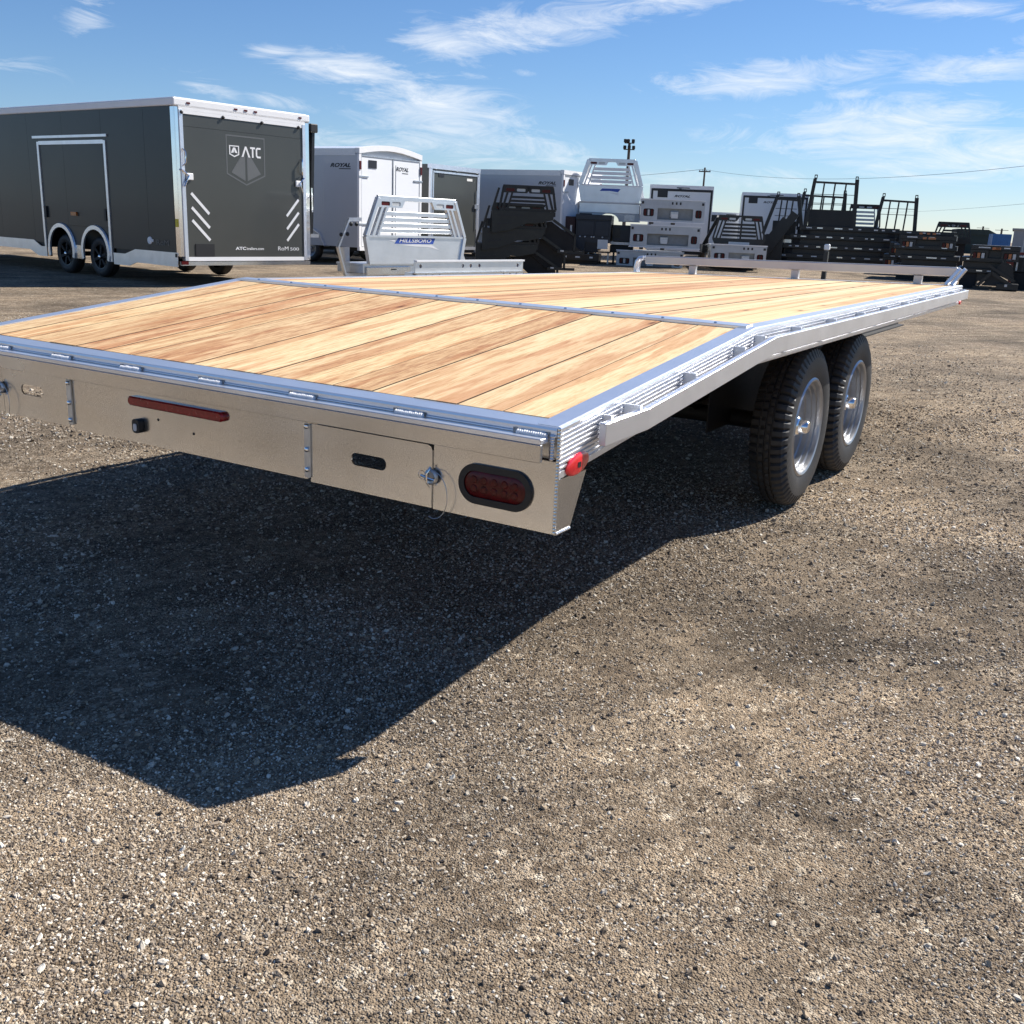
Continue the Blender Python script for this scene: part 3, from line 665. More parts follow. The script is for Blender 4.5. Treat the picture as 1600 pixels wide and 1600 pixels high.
    # tail lights
    for yc in (.171, 2.328):
        za, zz = .525, .616
        g = MB().plate(rrect(yc-.107, yc+.107, za-.006, zz+.006, .051, 10), [rrect(yc-.090, yc+.090, za+.012, zz-.012, .033, 8)], YZ(-.0075), .012).build('tail_light_grommet', RUBBERB, T, bevel=.003, seg=2)
        l_ = MB(); o_ = rrect(yc-.091, yc+.091, za+.011, zz-.011, .034, 8); i_ = rrect(yc-.083, yc+.083, za+.018, zz-.018, .027, 8)
        l_.loft([[( .004, a, b) for a, b in o_], [(-.003, a, b) for a, b in o_], [(-.0065, a, b) for a, b in i_]])
        ln = l_.build('tail_light_lens', REDL, T, smooth=True)
        c = MB()
        for i in range(5):
            for j in range(2): c.lathe([(.010, 0), (.008, -.0022), (0, -.003)], (-.0066, yc-.06+i*.03, za+.034+j*.023), 12, 'x')
        stuff(c.build('led_facets', REDL, ln, smooth=True))
    # red three-lamp bar
    za, ze = 1.115, 1.510
    o_ = rrect(za-.012, ze+.012, .607, .636, .014, 6); i_ = rrect(za-.006, ze+.006, .611, .632, .010, 6)
    MB().loft([[( -.0005, a, b) for a, b in o_], [(-.012, a, b) for a, b in o_], [(-.017, a, b) for a, b in i_]]).build('identification_light_bar', REDM, T, smooth=True)
    # number plate lamp
    MB().plate(rrect(1.468, 1.500, .523, .567, .012, 5), [], YZ(-.020), .019).build('plate_lamp', RUBBERB, T, bevel=.004, seg=2)
    MB().plate(rrect(1.477, 1.492, .530, .553, .006, 4), [], YZ(-.0225), .003).build('plate_lamp_lens', CLEARL, T)
    h = MB()
    for y, z in ((1.40, .574), (1.245, .552)): h.lathe([(.0045, -.0004), (.0044, -.001), (0, -.001)], (0, y, z), 10, 'x')
    stuff(h.build('plate_screw_holes', RUBBERB, T))
    # corner posts and welds, gussets, side markers
    for side in (1, 0):
        sg = (lambda y: y) if side else (lambda y: W-y)
        a, b = sorted((sg(.0), sg(.006)))
        MB().hexa([(.006, a, .479), (.078, a, .479), (.078, b, .479), (.006, b, .479)], [(.006, a, .6155), (.150, a, .6155), (.150, b, .6155), (.006, b, .6155)]).build('corner_gusset', ALUP, T)
        w_ = MB()
        for k in range(31): w_.blob((.0005, sg(.0005), .484+k*.0085), .0055, .0055, .006, 7, 4)
        stuff(w_.build('corner_weld', ALUP, T, smooth=True))
        w2 = MB()
        for k in range(8): w2.blob((.012+k*.009, sg(.002), .481), .006, .006, .005, 6, 4)
        for k in range(9): w2.blob((-.008, sg(.014), .668+k*.0068), .007, .007, .0055, 6, 4)
        stuff(w2.build('corner_weld', ALUW, T, smooth=True))
        o_ = [(.098+.058*math.cos(t)*1.0, .640+.0265*math.sin(t)+.006*math.cos(t)) for t in [2*PI*i/28 for i in range(28)]]
        i_ = [(.098+.050*math.cos(t)*1.0, .640+.0205*math.sin(t)+.005*math.cos(t)) for t in [2*PI*i/28 for i in range(28)]]
        mk = MB().loft([[(u, sg(.001), v) for u, v in o_], [(u, sg(-.003), v) for u, v in o_], [(u, sg(-.006), v) for u, v in i_]]).build('marker_light', REDB, T, smooth=True)
        MB().plate(rrect(.092, .108, .631, .645, .003, 2), [], (lambda u, v, w, sg=sg: (u, sg(-.0064-w), v)), .0006).build('marker_print', DECALK, mk)
        o2 = [(5.82+.03*math.cos(t), .775+.014*math.sin(t)) for t in [2*PI*i/16 for i in range(16)]]
        MB().loft([[(u, sg(.001), v) for u, v in o2], [(u, sg(-.010), v) for u, v in o2]]).build('front_marker_light', REDB, T)
    # front bulkhead rail
    XB = LT-.03; zr0, zr1 = .958, 1.010
    MB().hexa([(XB-.0255, .045, .950), (XB+.0255, .045, .950), (XB+.0255, W-.06, .908), (XB-.0255, W-.06, .908)], [(XB-.0255, .045, 1.014), (XB+.0255, .045, 1.014), (XB+.0255, W-.06, .972), (XB-.0255, W-.06, .972)]).build('bulkhead_rail', RAILM, T, bevel=.006)
    for y in (.30, 1.19, 2.02): MB().box(XB-.02, XB+.02, y-.028, y+.028, zt(LT, y)-.001, zr0-.010-.017*y).build('bulkhead_post', RAILM, T, bevel=.002)
    for y0_, y1_ in ((.045, .085), (.012, .045)):
        MB().bar((XB-.01, y0_-.02, zr1-.004), (XB-.03, y1_+.02, zt(LT)-.002), .05, .022, (0,1,0)).build('bulkhead_end_post', ALU, T, bevel=.002)
    for dx in (0, -.045):
        MB().tube([(XB+dx, W-.055, .955), (XB+dx, W-.02, .950), (XB+dx, W+.0, .925), (XB+dx, W+.008, .88), (XB+dx, W+.01, zt(LT, W)-.04)], .018, 8).build('bulkhead_end_loop', ALU, T, smooth=True)
    # underframe
    for y in (.62, 1.87):
        MB().hexa([(.5, y-.004, .60), (1.5, y-.004, .50), (1.5, y+.004, .50), (.5, y+.004, .60)], [(.5, y-.004, zt(.5)-.13), (1.5, y-.004, .748), (1.5, y+.004, .748), (.5, y+.004, zt(.5)-.13)]).box(1.5, 7.0, y-.004, y+.004, .50, .748).box(1.5, 7.0, y-.05, y+.05, .492, .50).box(1.5, 7.0, y-.05, y+.05, .748, .756).build('frame_beam', UNDER, T)
    for k in range(14):
        x = .12+k*.425
        MB().box(x-.003, x+.003, .055, W-.055, zt(x)-.125, zt(x)-.045).build('cross_member', ALUP, T)
    MB().box(6.9, 7.0, .62, 1.87, .66, .74).build('frame_beam', ALUP, T)
    for sgn in (-1, 1): MB().bar((6.95, 1.2465+sgn*.6, .70), (8.1, 1.2465+sgn*.04, .62), .06, .09).build('tongue_beam', ALUP, T)
    MB().box(8.05, 8.35, 1.20, 1.29, .56, .66).build('coupler', STEEL, T, bevel=.01)
    jk = MB().box(6.845, 6.88, 1.23, 1.265, .12, 1.06).build('tongue_jack', BLACKP, T)
    MB().box(6.845, 6.885, 1.225, 1.270, 1.07, 1.12).build('jack_head', WHITET, jk, bevel=.008); MB().box(6.77, 6.95, 1.16, 1.34, .0, .02).build('jack_foot', STEEL, jk)
    for y in (.43, W-.43): MB().box(2.15, 3.70, y-.003, y+.003, .34, .70).build('light_block_panel', UNDER, T)  # added panels, not a trailer part: block light showing through under the deck
    # axles, springs, hangers, wheels
    hubs = (2.485, 3.335); TR = .364
    wh = make_wheel(TR, .212, .172)
    wh.parent = T; first = True
    for hx in hubs:
        MB().tube([(hx, .32, TR), (hx, W-.32, TR)], .04, 12).build('axle', UNDER, T, smooth=True)
        for y in (.62, 1.87):
            sp = MB()
            for k in range(4): sp.loft([[(hx-.33+.08*k+t*(.66-.16*k)/6, yy, .41+.075*((t-3)/3*(.66-.16*k)/.66)**2+zz-.008*k) for yy, zz in ((y-.03, 0), (y+.03, 0), (y+.03, .007), (y-.03, .007))] for t in range(7)])
            sp.build('leaf_spring', UNDER, T)
    for x in (2.05, 2.875, 3.7):
        for y in (.62, 1.87): MB().box(x-.05, x+.05, y-.035, y+.035, .40, .492).build('spring_hanger', UNDER, T)
    for i, hx in enumerate(hubs):
        w_ = wh if i == 0 else copy_tree(wh, T)
        w_.location = (hx, .070, TR); w_.rotation_euler = (0, .5*i, 0)
        v = copy_tree(wh, T); v.location = (hx, W-.070, TR); v.rotation_euler = (0, 0, PI)
    return T
build_trailer()

# ================================================================ enclosed trailers
def small_wheel(parent, loc, side, r=.33, q=.2, wid=.2, spokes=False, proto=[None, None]):
    i = 1 if spokes else 0
    if proto[i] is None:
        w = make_wheel(r, q, wid, spokes=spokes, tread=False); proto[i] = w; w.parent = parent
    else: w = copy_tree(proto[i], parent)
    w.location = loc; w.rotation_euler = (0, 0, -PI/2 if side < 0 else PI/2)
    return w
def wall_prof(Wd, zt0, bulge=0, n=9):
    """front outline of the box: flat or gently arched roof"""
    if not bulge: return [(0, zt0), (Wd, zt0)]
    return [(Wd*i/n, zt0+bulge*math.sin(PI*i/n)) for i in range(n+1)]

def charcoal_race_trailer():
    T = empty('enclosed_trailer', (9.02, 11.70, 0), R(-6.4), 'long dark charcoal enclosed trailer with white roof trim and ramp door, farthest left', 'trailer')
    Wd, LG, ZB, ZT = 2.62, 9.5, .34, 2.77
    # side wall as separate sheet panels with fine joints
    ys = [.10, .80, 2.00, 3.19, 4.34, 5.5, 6.7, 7.9, LG]
    door = (1.93, 3.97, .30, 2.14)
    arches = ((2.36, .41), (3.44, .41)); ar = .40
    for a, b in zip(ys[:-1], ys[1:]):
        out = [(a+.002, .50), (b-.002, .50), (b-.002, 2.645), (a+.002, 2.645)]
        if b <= 2.01: pass
        o_ = out
        if a >= 1.99 and b <= 3.2:
            o_ = [(a+.002, .82), (b-.002, .82), (b-.002, 2.645), (a+.002, 2.645)]
        elif a >= 3.1 and b <= 4.4:
            o_ = [(a+.002, .82), (3.93, .82), (3.93, .50), (b-.002, .50), (b-.002, 2.645), (a+.002, 2.645)]
        elif b == 2.00:
            o_ = [(a+.002, .50), (1.84, .50), (1.84, .82), (b-.002, .82), (b-.002, 2.645), (a+.002, 2.645)]
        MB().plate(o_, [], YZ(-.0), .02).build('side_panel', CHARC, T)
    # low part around the two wheels, arches cut out
    y0, y1, zt_ = 1.843, 3.927, .817
    pts = [(y0, ZB-.07), (arches[0][0]-ar, ZB-.07)]
    for ay, az_ in arches:
        for k in range(0, 15):
            a = PI-PI*k/14
            pts.append((ay+ar*math.cos(a), max(az_+ar*math.sin(a), ZB-.07)))
        if ay == arches[0][0]: pts += [(ay+ar, ZB-.07), (arches[1][0]-ar, ZB-.07)]
        else: pts += [(ay+ar, ZB-.07)]
    pts += [(y1, ZB-.07), (y1, zt_+.0), (y0, zt_+.0)]
    cl = []
    for p in pts:
        if not cl or (abs(p[0]-cl[-1][0])+abs(p[1]-cl[-1][1])) > 1e-5: cl.append(p)
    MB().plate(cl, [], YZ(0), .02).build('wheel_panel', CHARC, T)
    for ay, az_ in arches:
        m = MB(); rg = []
        for k in range(19):
            a = PI*1.10-PI*1.2*k/18; c, s_ = math.cos(a), math.sin(a)
            rg.append([(-.035, ay+(ar-.03)*c, az_+(ar-.03)*s_), (-.035, ay+(ar+.035)*c, az_+(ar+.035)*s_), (-.005, ay+(ar+.045)*c, az_+(ar+.045)*s_), (-.005, ay+(ar-.03)*c, az_+(ar-.03)*s_)])
        m.loft(rg).build('wheel_arch_trim', ALU, T)
    # body core behind the skins
    MB().box(.022, Wd-.022, .05, 1.80, .42, 2.66).box(.022, Wd-.022, 4.0, LG, .42, 2.66).box(.30, Wd-.30, 1.80, 4.0, .42, 2.66).box(.022, .3, 1.80, 4.0, .86, 2.66).box(Wd-.3, Wd-.022, 1.80, 4.0, .86, 2.66).build('body_core', BLACKM, T)
    MB().box(Wd-.02, Wd, .1, LG, .5, 2.645).build('side_panel', CHARC, T)
    MB().box(.0, Wd, LG, LG+.02, .42, 2.65).build('front_panel', CHARC, T)
    # roof trim
    MB().box(-.012, Wd+.012, -.02, LG+.02, 2.648, 2.765).build('roof_rail', WHITET, T, bevel=.02, seg=3)
    MB().box(.04, Wd-.04, .02, LG-.02, 2.766, 2.775).build('roof', WHITEP, T)
    # rear frame
    MB().box(.0, .075, -.015, .10, .45, 2.646).build('corner_post', CHROME, T, bevel=.012)
    MB().box(Wd-.10, Wd, -.015, .10, .40, 2.646).build('corner_post', CHROME, T, bevel=.012)
    MB().box(.075, .135, -.03, .05, .40, 2.60).build('ramp_frame', ALU, T); MB().box(2.46, 2.52, -.03, .05, .40, 2.60).build('ramp_frame', ALU, T)
    MB().box(.075, 2.52, -.022, .05, 2.60, 2.645).build('ramp_frame', WHITET, T)
    MB().box(.136, 2.459, -.028, .05, .395, .455).build('ramp_frame', WHITET, T)
    MB().box(.02, Wd-.02, -.02, .06, .325, .385).build('rear_beam', ALUP, T)
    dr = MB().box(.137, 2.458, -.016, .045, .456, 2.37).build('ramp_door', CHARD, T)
    MB().box(.137, 2.458, -.014, .045, 2.374, 2.545).build('ramp_top_panel', CHARD, T)
    MB().box(.137, 2.458, -.024, .045, 2.547, 2.598).build('ramp_cap', WHITET, T)
    for x, z in ((.12, 2.565), (.87, 2.56), (1.62, 2.55), (2.38, 2.55)): MB().blob((x, -.03, z), .03, .022, .028).build('marker_lamp', RUBBERB, T)
    for x in (.25, 1.12, 1.31, 1.50, 2.42): MB().box(x-.03, x+.03, -.028, -.019, 2.69, 2.715).build('roof_lamp', REDL, T)
    # decals on the ramp door
    X = XZ(-.0165)
    sh = [(.91, 2.32), (1.67, 2.32), (1.67, 1.73), (1.29, 1.57), (.91, 1.73)]
    inn = [(.93, 2.30), (1.65, 2.30), (1.65, 1.745), (1.29, 1.592), (.93, 1.745)]
    d = MB().plate(sh, [inn], XZ(-.0175), .001).build('shield_outline', CHARG, T)
    MB().plate([(1.20, 2.02), (1.27, 2.02), (1.27, 1.64), (1.0, 1.76)], [], XZ(-.0175), .001).build('shield_ray', CHARG, T)
    MB().plate([(1.31, 2.02), (1.38, 2.02), (1.58, 1.76), (1.31, 1.64)], [], XZ(-.0175), .001).build('shield_ray', CHARG, T)
    MB().plate([(.97, 2.165), (1.16, 2.165), (1.16, 2.03), (1.065, 1.99), (.97, 2.03)], [[(.99, 2.15), (1.14, 2.15), (1.14, 2.04), (1.065, 2.01), (.99, 2.04)]], XZ(-.019), .001).build('badge_outline', DECALW, T)
    MB().plate([(1.045, 2.135), (1.085, 2.135), (1.13, 2.05), (1.075, 2.06), (1.065, 2.11), (1.055, 2.06), (1.0, 2.05)], [], XZ(-.019), .001).build('badge_mark', DECALW, T)
    lt = MB(); 
    lt.plate([(1.205, 2.005), (1.275, 2.165), (1.305, 2.165), (1.375, 2.005), (1.34, 2.005), (1.29, 2.125), (1.24, 2.005)], [], XZ(-.019), .001)
    lt.plate([(1.375, 2.165), (1.475, 2.165), (1.475, 2.137), (1.44, 2.137), (1.44, 2.005), (1.41, 2.005), (1.41, 2.137), (1.375, 2.137)], [], XZ(-.019), .001)
    lt.plate([(1.585, 2.165), (1.515, 2.165), (1.487, 2.137), (1.487, 2.033), (1.515, 2.005), (1.585, 2.005), (1.585, 2.033), (1.525, 2.033), (1.516, 2.043), (1.516, 2.127), (1.525, 2.137), (1.585, 2.137)], [], XZ(-.019), .001)
    stuff(lt.build('lettering', DECALW, T))
    for i, z in enumerate((1.41, 1.20, 1.01)):
        MB().bar((.235, -.018, z), (.55, -.018, z-.30), .003, .045, (0,0,1)).build('reflective_stripe', DECALW, T)
        MB().bar((2.36, -.018, z-.015), (2.10, -.018, z-.29), .003, .042, (0,0,1)).build('reflective_stripe', DECALW, T)
    MB().box(.27, .62, -.026, -.017, .465, .655).build('number_plate_recess', RUBBERB, T)
    lettering('ATC', DECALW, T, (1.03, 1.24, .565, .615), X, bold=.03); lettering('trailers.com', DECALW, T, (1.25, 1.60, .565, .610), X, bold=.01)
    lettering('RoM', DECALW, T, (1.90, 2.12, .560, .625), X); lettering('500', DECALW, T, (2.16, 2.35, .560, .61), X)
    # door gear
    for x, s_ in ((.20, 1), (2.34, -1)):
        MB().box(x-.05, x+.07, -.05, -.02, 1.60, 1.70).build('latch', WHITET, T, bevel=.008)
        MB().tube([(x-.13*s_, -.04, 1.75), (x-.02*s_, -.06, 1.66), (x-.1*s_, -.05, 1.50)], .014, 6).build('latch_bar', CHROME, T, smooth=True)
        MB().tube([(x-.10*s_, -.04, 2.05), (x-.07*s_, -.07, 2.0), (x-.07*s_, -.07, 1.85), (x-.10*s_, -.04, 1.8)], .012, 6).build('grab_handle', CHROME, T, smooth=True)
    # awning box and pole on the far right corner
    MB().box(Wd+.03, Wd+.20, -.02, .16, 2.50, 2.64).build('awning_cap', RUBBERB, T, bevel=.015)
    MB().bar((Wd+.12, .06, 2.5), (Wd+.05, .06, .80), .09, .06).build('awning_arm', BLACKP, T)
    MB().bar((Wd+.04, .0, 1.6), (Wd+.05, .0, 1.2), .03, .03).build('awning_strut', CHROME, T)
    MB().box(Wd+.0, Wd+.18, -.02, .06, .78, .84).build('awning_bracket', CHROME, T)
    # lower silver skirt with drop near the wheels
    MB().plate([(.06, .30), (.06, .515), (1.20, .515), (1.50, .43), (1.84, .43), (1.84, .245), (1.40, .245), (1.18, .31)], [], YZ(-.012), .012).build('lower_skirt', ALU, T)
    MB().plate([(3.95, .26), (3.95, .43), (4.15, .43), (4.40, .53), (LG, .53), (LG, .36), (4.55, .36), (4.25, .26)], [], YZ(-.012), .012).build('lower_skirt', ALU, T)
    MB().plate([(2.80, .28), (3.0, .28), (3.0, .50), (2.80, .50)], [], YZ(-.008), .008).build('skirt_filler', ALUP, T)
    # side door trim, hinges, latches
    MB().box(-.022, .0, 1.82, 4.14, 2.235, 2.275).build('drip_rail', ALU, T)
    for a, b in ((1.87, 1.95), (3.95, 4.03)): MB().box(-.018, .0, a-.0, b-.02, .28, 2.18).build('door_trim', ALU, T)
    MB().box(-.018, .0, 1.93, 3.95, 2.13, 2.19).build('door_trim', ALU, T)
    MB().box(-.03, .0, 2.88, 3.05, .985, 1.045).build('slam_latch', AMBER, T)
    for y in (1.99, 3.88): MB().box(-.03, .0, y-.03, y+.03, .93, 1.12).build('door_hinge', RUBBERB, T)
    YS = lambda x0: (lambda u, v, w: (x0+w, -u, v))
    MB().lathe([(.06, 0), (.055, -.012), (0, -.014)], (0, .79, .67), 20, 'x').build('fuel_cap', WHITET, T, smooth=True)
    MB().box(-.012, 0, .69, .73, .65, .69).build('cap_tab', WHITET, T)
    lettering('RoM', CHARG, T, (-.60, -.28, .61, .69), YS(-.004))
    MB().box(-.02, .0, .015, .06, .90, 1.02).build('yellow_tape', YELLOW, T)
    MB().box(-.016, .004, .06, .11, .445, .50).build('side_marker', RUBBERB, T)
    MB().box(-.005, .12, -.04, -.016, .34, .39).build('side_reflector', REDL, T)
    for y, s_ in arches: 
        small_wheel(T, (.045, y, .335), -1, spokes=True); small_wheel(T, (Wd-.045, y, .335), 1, spokes=True)
    for y in (2.36, 3.44): MB().tube([(.2, y, .335), (Wd-.2, y, .335)], .04, 8).build('axle', UNDER, T)
charcoal_race_trailer()

def cargo_trailer(P, az, Wd, LG, ZT, ZB, label, skin, bulge=.0, name_side=True, details='barn', arch=False, side_dark=None):
    T = empty('enclosed_trailer', (P[0], P[1], 0), R(az), label, 'trailer')
    n = 9
    top = wall_prof(Wd, ZT, bulge, n)
    # body as a lofted arched box
    ring = [(0, ZB)]+[(x, z-.10) for x, z in top]+[(Wd, ZB)]
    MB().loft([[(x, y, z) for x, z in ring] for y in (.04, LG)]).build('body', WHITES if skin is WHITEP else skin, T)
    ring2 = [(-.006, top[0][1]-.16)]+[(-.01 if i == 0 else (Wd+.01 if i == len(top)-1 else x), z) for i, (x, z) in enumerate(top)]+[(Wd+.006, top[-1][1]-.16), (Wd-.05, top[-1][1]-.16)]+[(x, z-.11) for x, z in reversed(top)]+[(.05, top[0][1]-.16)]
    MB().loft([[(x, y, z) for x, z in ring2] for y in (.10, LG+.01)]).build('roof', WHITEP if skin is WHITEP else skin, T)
    # rear header
    hd = [(x, z+.012) for x, z in top]+[(x, z-.115) for x, z in reversed(top)]
    hd = [(min(max(x, .0), Wd), z) for x, z in hd]
    MB().plate(hd, [], XZ(-.03), .125).build('rear_header', WHITET if skin is not CHARD else ALU, T)
    for a, b in ((.0, .085), (Wd-.085, Wd)): MB().box(a, b, -.02, .04, ZB+.02, ZT-.105).build('corner_post', WHITET if skin is not CHARD else ALU, T)
    MB().box(0, Wd, -.035, .04, ZB-.07, ZB+.018).build('rear_sill', WHITET if skin is not CHARD else ALU, T)
    if details == 'barn':
        md = Wd*.52
        for a, b in ((.10, md-.03), (md+.03, Wd-.10)):
            MB().box(a, b, -.012, .04, ZB+.03, ZT-.14).build('barn_door', WHITED, T, bevel=.006)
        for x in (.092, md, Wd-.092): MB().box(x-.012, x+.012, -.016, -.0, ZB+.03, ZT-.14).build('door_seal', STEEL, T)
        MB().box(.10, Wd-.10, -.026, .0, ZT-.165, ZT-.135).build('drip_edge', STEEL, T)
        for x0 in (-.02, Wd-.34): 
            for z in (ZT-.63, ZB+.55): MB().box(x0, x0+.36, -.032, -.012, z-.018, z+.018).build('strap_hinge', STEEL, T)
        MB().box(.36, .66, -.026, -.012, ZT-.42, ZT-.24).build('door_sign', DECALK, T)
        for x in (.035, Wd-.045): MB().box(x-.03, x+.03, -.04, -.02, ZT-.47, ZT-.28).build('tail_light', REDL, T)
        MB().tube([(md+.07, -.05, ZB+.2), (md+.07, -.05, ZT-.3)], .012, 6).build('cam_bar', STEEL, T)
        MB().box(md+.03, md+.26, -.06, -.03, 1.49, 1.52).build('cam_handle', STEEL, T)
        lettering('ROYAL', DECALK, T, (md+.13, md+.64, ZT-.43, ZT-.33), XZ(-.0125), shear=.35, bold=.03)
        MB().box(md+.38, md+.62, -.014, -.012, ZT-.485, ZT-.465).build('underline', DECALK, T)
    if details == 'ramp':
        MB().box(.15, Wd-.15, -.012, .04, ZB+.04, ZT-.22).build('ramp_door', skin, T, bevel=.005)
        for a, b in ((.10, .148), (Wd-.148, Wd-.10)): MB().box(a, b, -.03, .0, ZB+.03, ZT-.20).build('door_frame', ALU, T)
        MB().box(.10, Wd-.10, -.03, .0, ZT-.215, ZT-.165).build('door_frame', ALU, T)
        for x in (.22, Wd*.5, Wd-.2): MB().blob((x, -.03, ZT-.14), .03, .02, .025).build('marker_lamp', RUBBERB, T)
        MB().box(.37, .64, -.02, -.012, ZT-.32, ZT-.15).build('door_sign', DECALK, T)
        MB().box(Wd-.68, Wd-.40, -.014, -.012, ZT-.36, ZT-.29).build('sticker', PAPER, T)
        for z in (1.55,): MB().box(Wd-.30, Wd-.08, -.06, -.02, z-.06, z+.06).build('latch', STEEL, T)
        MB().tube([(Wd-.2, -.04, .9), (Wd-.2, -.04, 2.0)], .014, 6).build('cam_bar', STEEL, T)
    if details == 'far':
        MB().box(.12, Wd-.10, -.02, .03, ZB+.02, ZT-.20).build('ramp_door', WHITEP, T)
        fr = MB().box(.05, .12, -.032, .0, ZB+.02, ZT-.12).box(Wd-.10, Wd-.03, -.032, .0, ZB+.02, ZT-.12).box(.12, Wd-.10, -.032, .0, ZT-.20, ZT-.115)
        fr.build('dark_door_seal', DECALK, T)
        MB().box(.28, .64, -.03, -.02, ZT-.42, ZT-.20).build('door_sign', DECALK, T)
        lettering('ROYAL', DECALK, T, (.88, 1.45, ZT-.40, ZT-.32), XZ(-.0205), shear=.35, bold=.04)
        MB().box(Wd*.42, Wd*.62, -.04, -.03, ZT-.09, ZT-.06).build('lamp_bar', DECALK, T)
        MB().box(1.02, 1.12, -.05, -.02, ZT-.16, ZT-.10).build('door_catch', DECALK, T)
    if name_side:
        sk = lambda u, v, w: (-.002+w, -u, v)
        lettering('ROYAL', DECALK, T, (-.88, -.24, ZT-.43, ZT-.335), lambda u, v, w: (-.001+w, -(-u) if False else -u, v), shear=.35, bold=.04)
        MB().box(-.004, 0, .24, .60, ZT-.475, ZT-.455).build('underline', DECALK, T)
    # joints on the side and fender, wheels
    for k in range(int(LG/1.22)): MB().box(-.003, -.0, 1.1+k*1.22, 1.106+k*1.22, ZB, ZT-.17).build('side_joint', STEEL if skin is not CHARD else DECALK, T)
    yc = LG*.42
    wy = (yc-.43, yc+.43)
    for y in wy:
        small_wheel(T, (.03, y, .335), -1); small_wheel(T, (Wd-.03, y, .335), 1)
        MB().tube([(.2, y, .335), (Wd-.2, y, .335)], .04, 8).build('axle', UNDER, T)
    for s_, x0, x1 in ((1, -.06, .16), (-1, Wd-.16, Wd+.06)):
        m = MB(); rg = []
        for y, z in ((yc-1.0, .40), (yc-.86, .68), (yc-.6, .80), (yc+.6, .80), (yc+.86, .68), (yc+1.0, .40)):
            rg.append([(x0, y, z), (x1, y, z), (x1, y, z+.02), (x0, y, z+.02)])
        m.loft(rg).build('fender', ALU, T)
    MB().box(.15, .22, .1, LG, ZB-.10, ZB-.002).build('frame_rail', UNDER, T); MB().box(Wd-.22, Wd-.15, .1, LG, ZB-.10, ZB-.002).build('frame_rail', UNDER, T)
    MB().box(.2, Wd-.2, .0, .1, ZB-.16, ZB-.075).build('rear_crossbeam', UNDER, T)
    return T
cargo_trailer((17.66, 15.37), 0, 2.50, 4.9, 2.70, .42, 'white enclosed trailer with rear barn doors behind the silver truck bed', WHITEP, bulge=.13)
cargo_trailer((21.84, 16.31), 0, 2.48, 5.5, 2.61, .38, 'dark grey enclosed trailer between two white ones, single rear door', CHARD, name_side=False, details='ramp')
cargo_trailer((26.75, 14.83), 0, 2.60, 8.5, 2.75, .42, 'long white trailer behind the black truck beds, half hidden by the silver headache rack', WHITEP, details='barn')
cargo_trailer((33.1, 14.75), -66, 2.26, 5.0, 2.64, .45, 'white trailer whose rear shows above the silver service bodies', WHITEP, name_side=False, details='far')
cargo_trailer((40.5, 13.9), -70, 2.68, 5.0, 2.71, .45, 'white trailer behind the small black headache rack, rear facing the yard', WHITEP, name_side=False, details='far')
cargo_trailer((45.0, 17.2), -66, 2.30, 5.0, 1.95, .45, 'small pale trailer far back in the gap right of the silver stack', WHITEP, name_side=False, details='far')

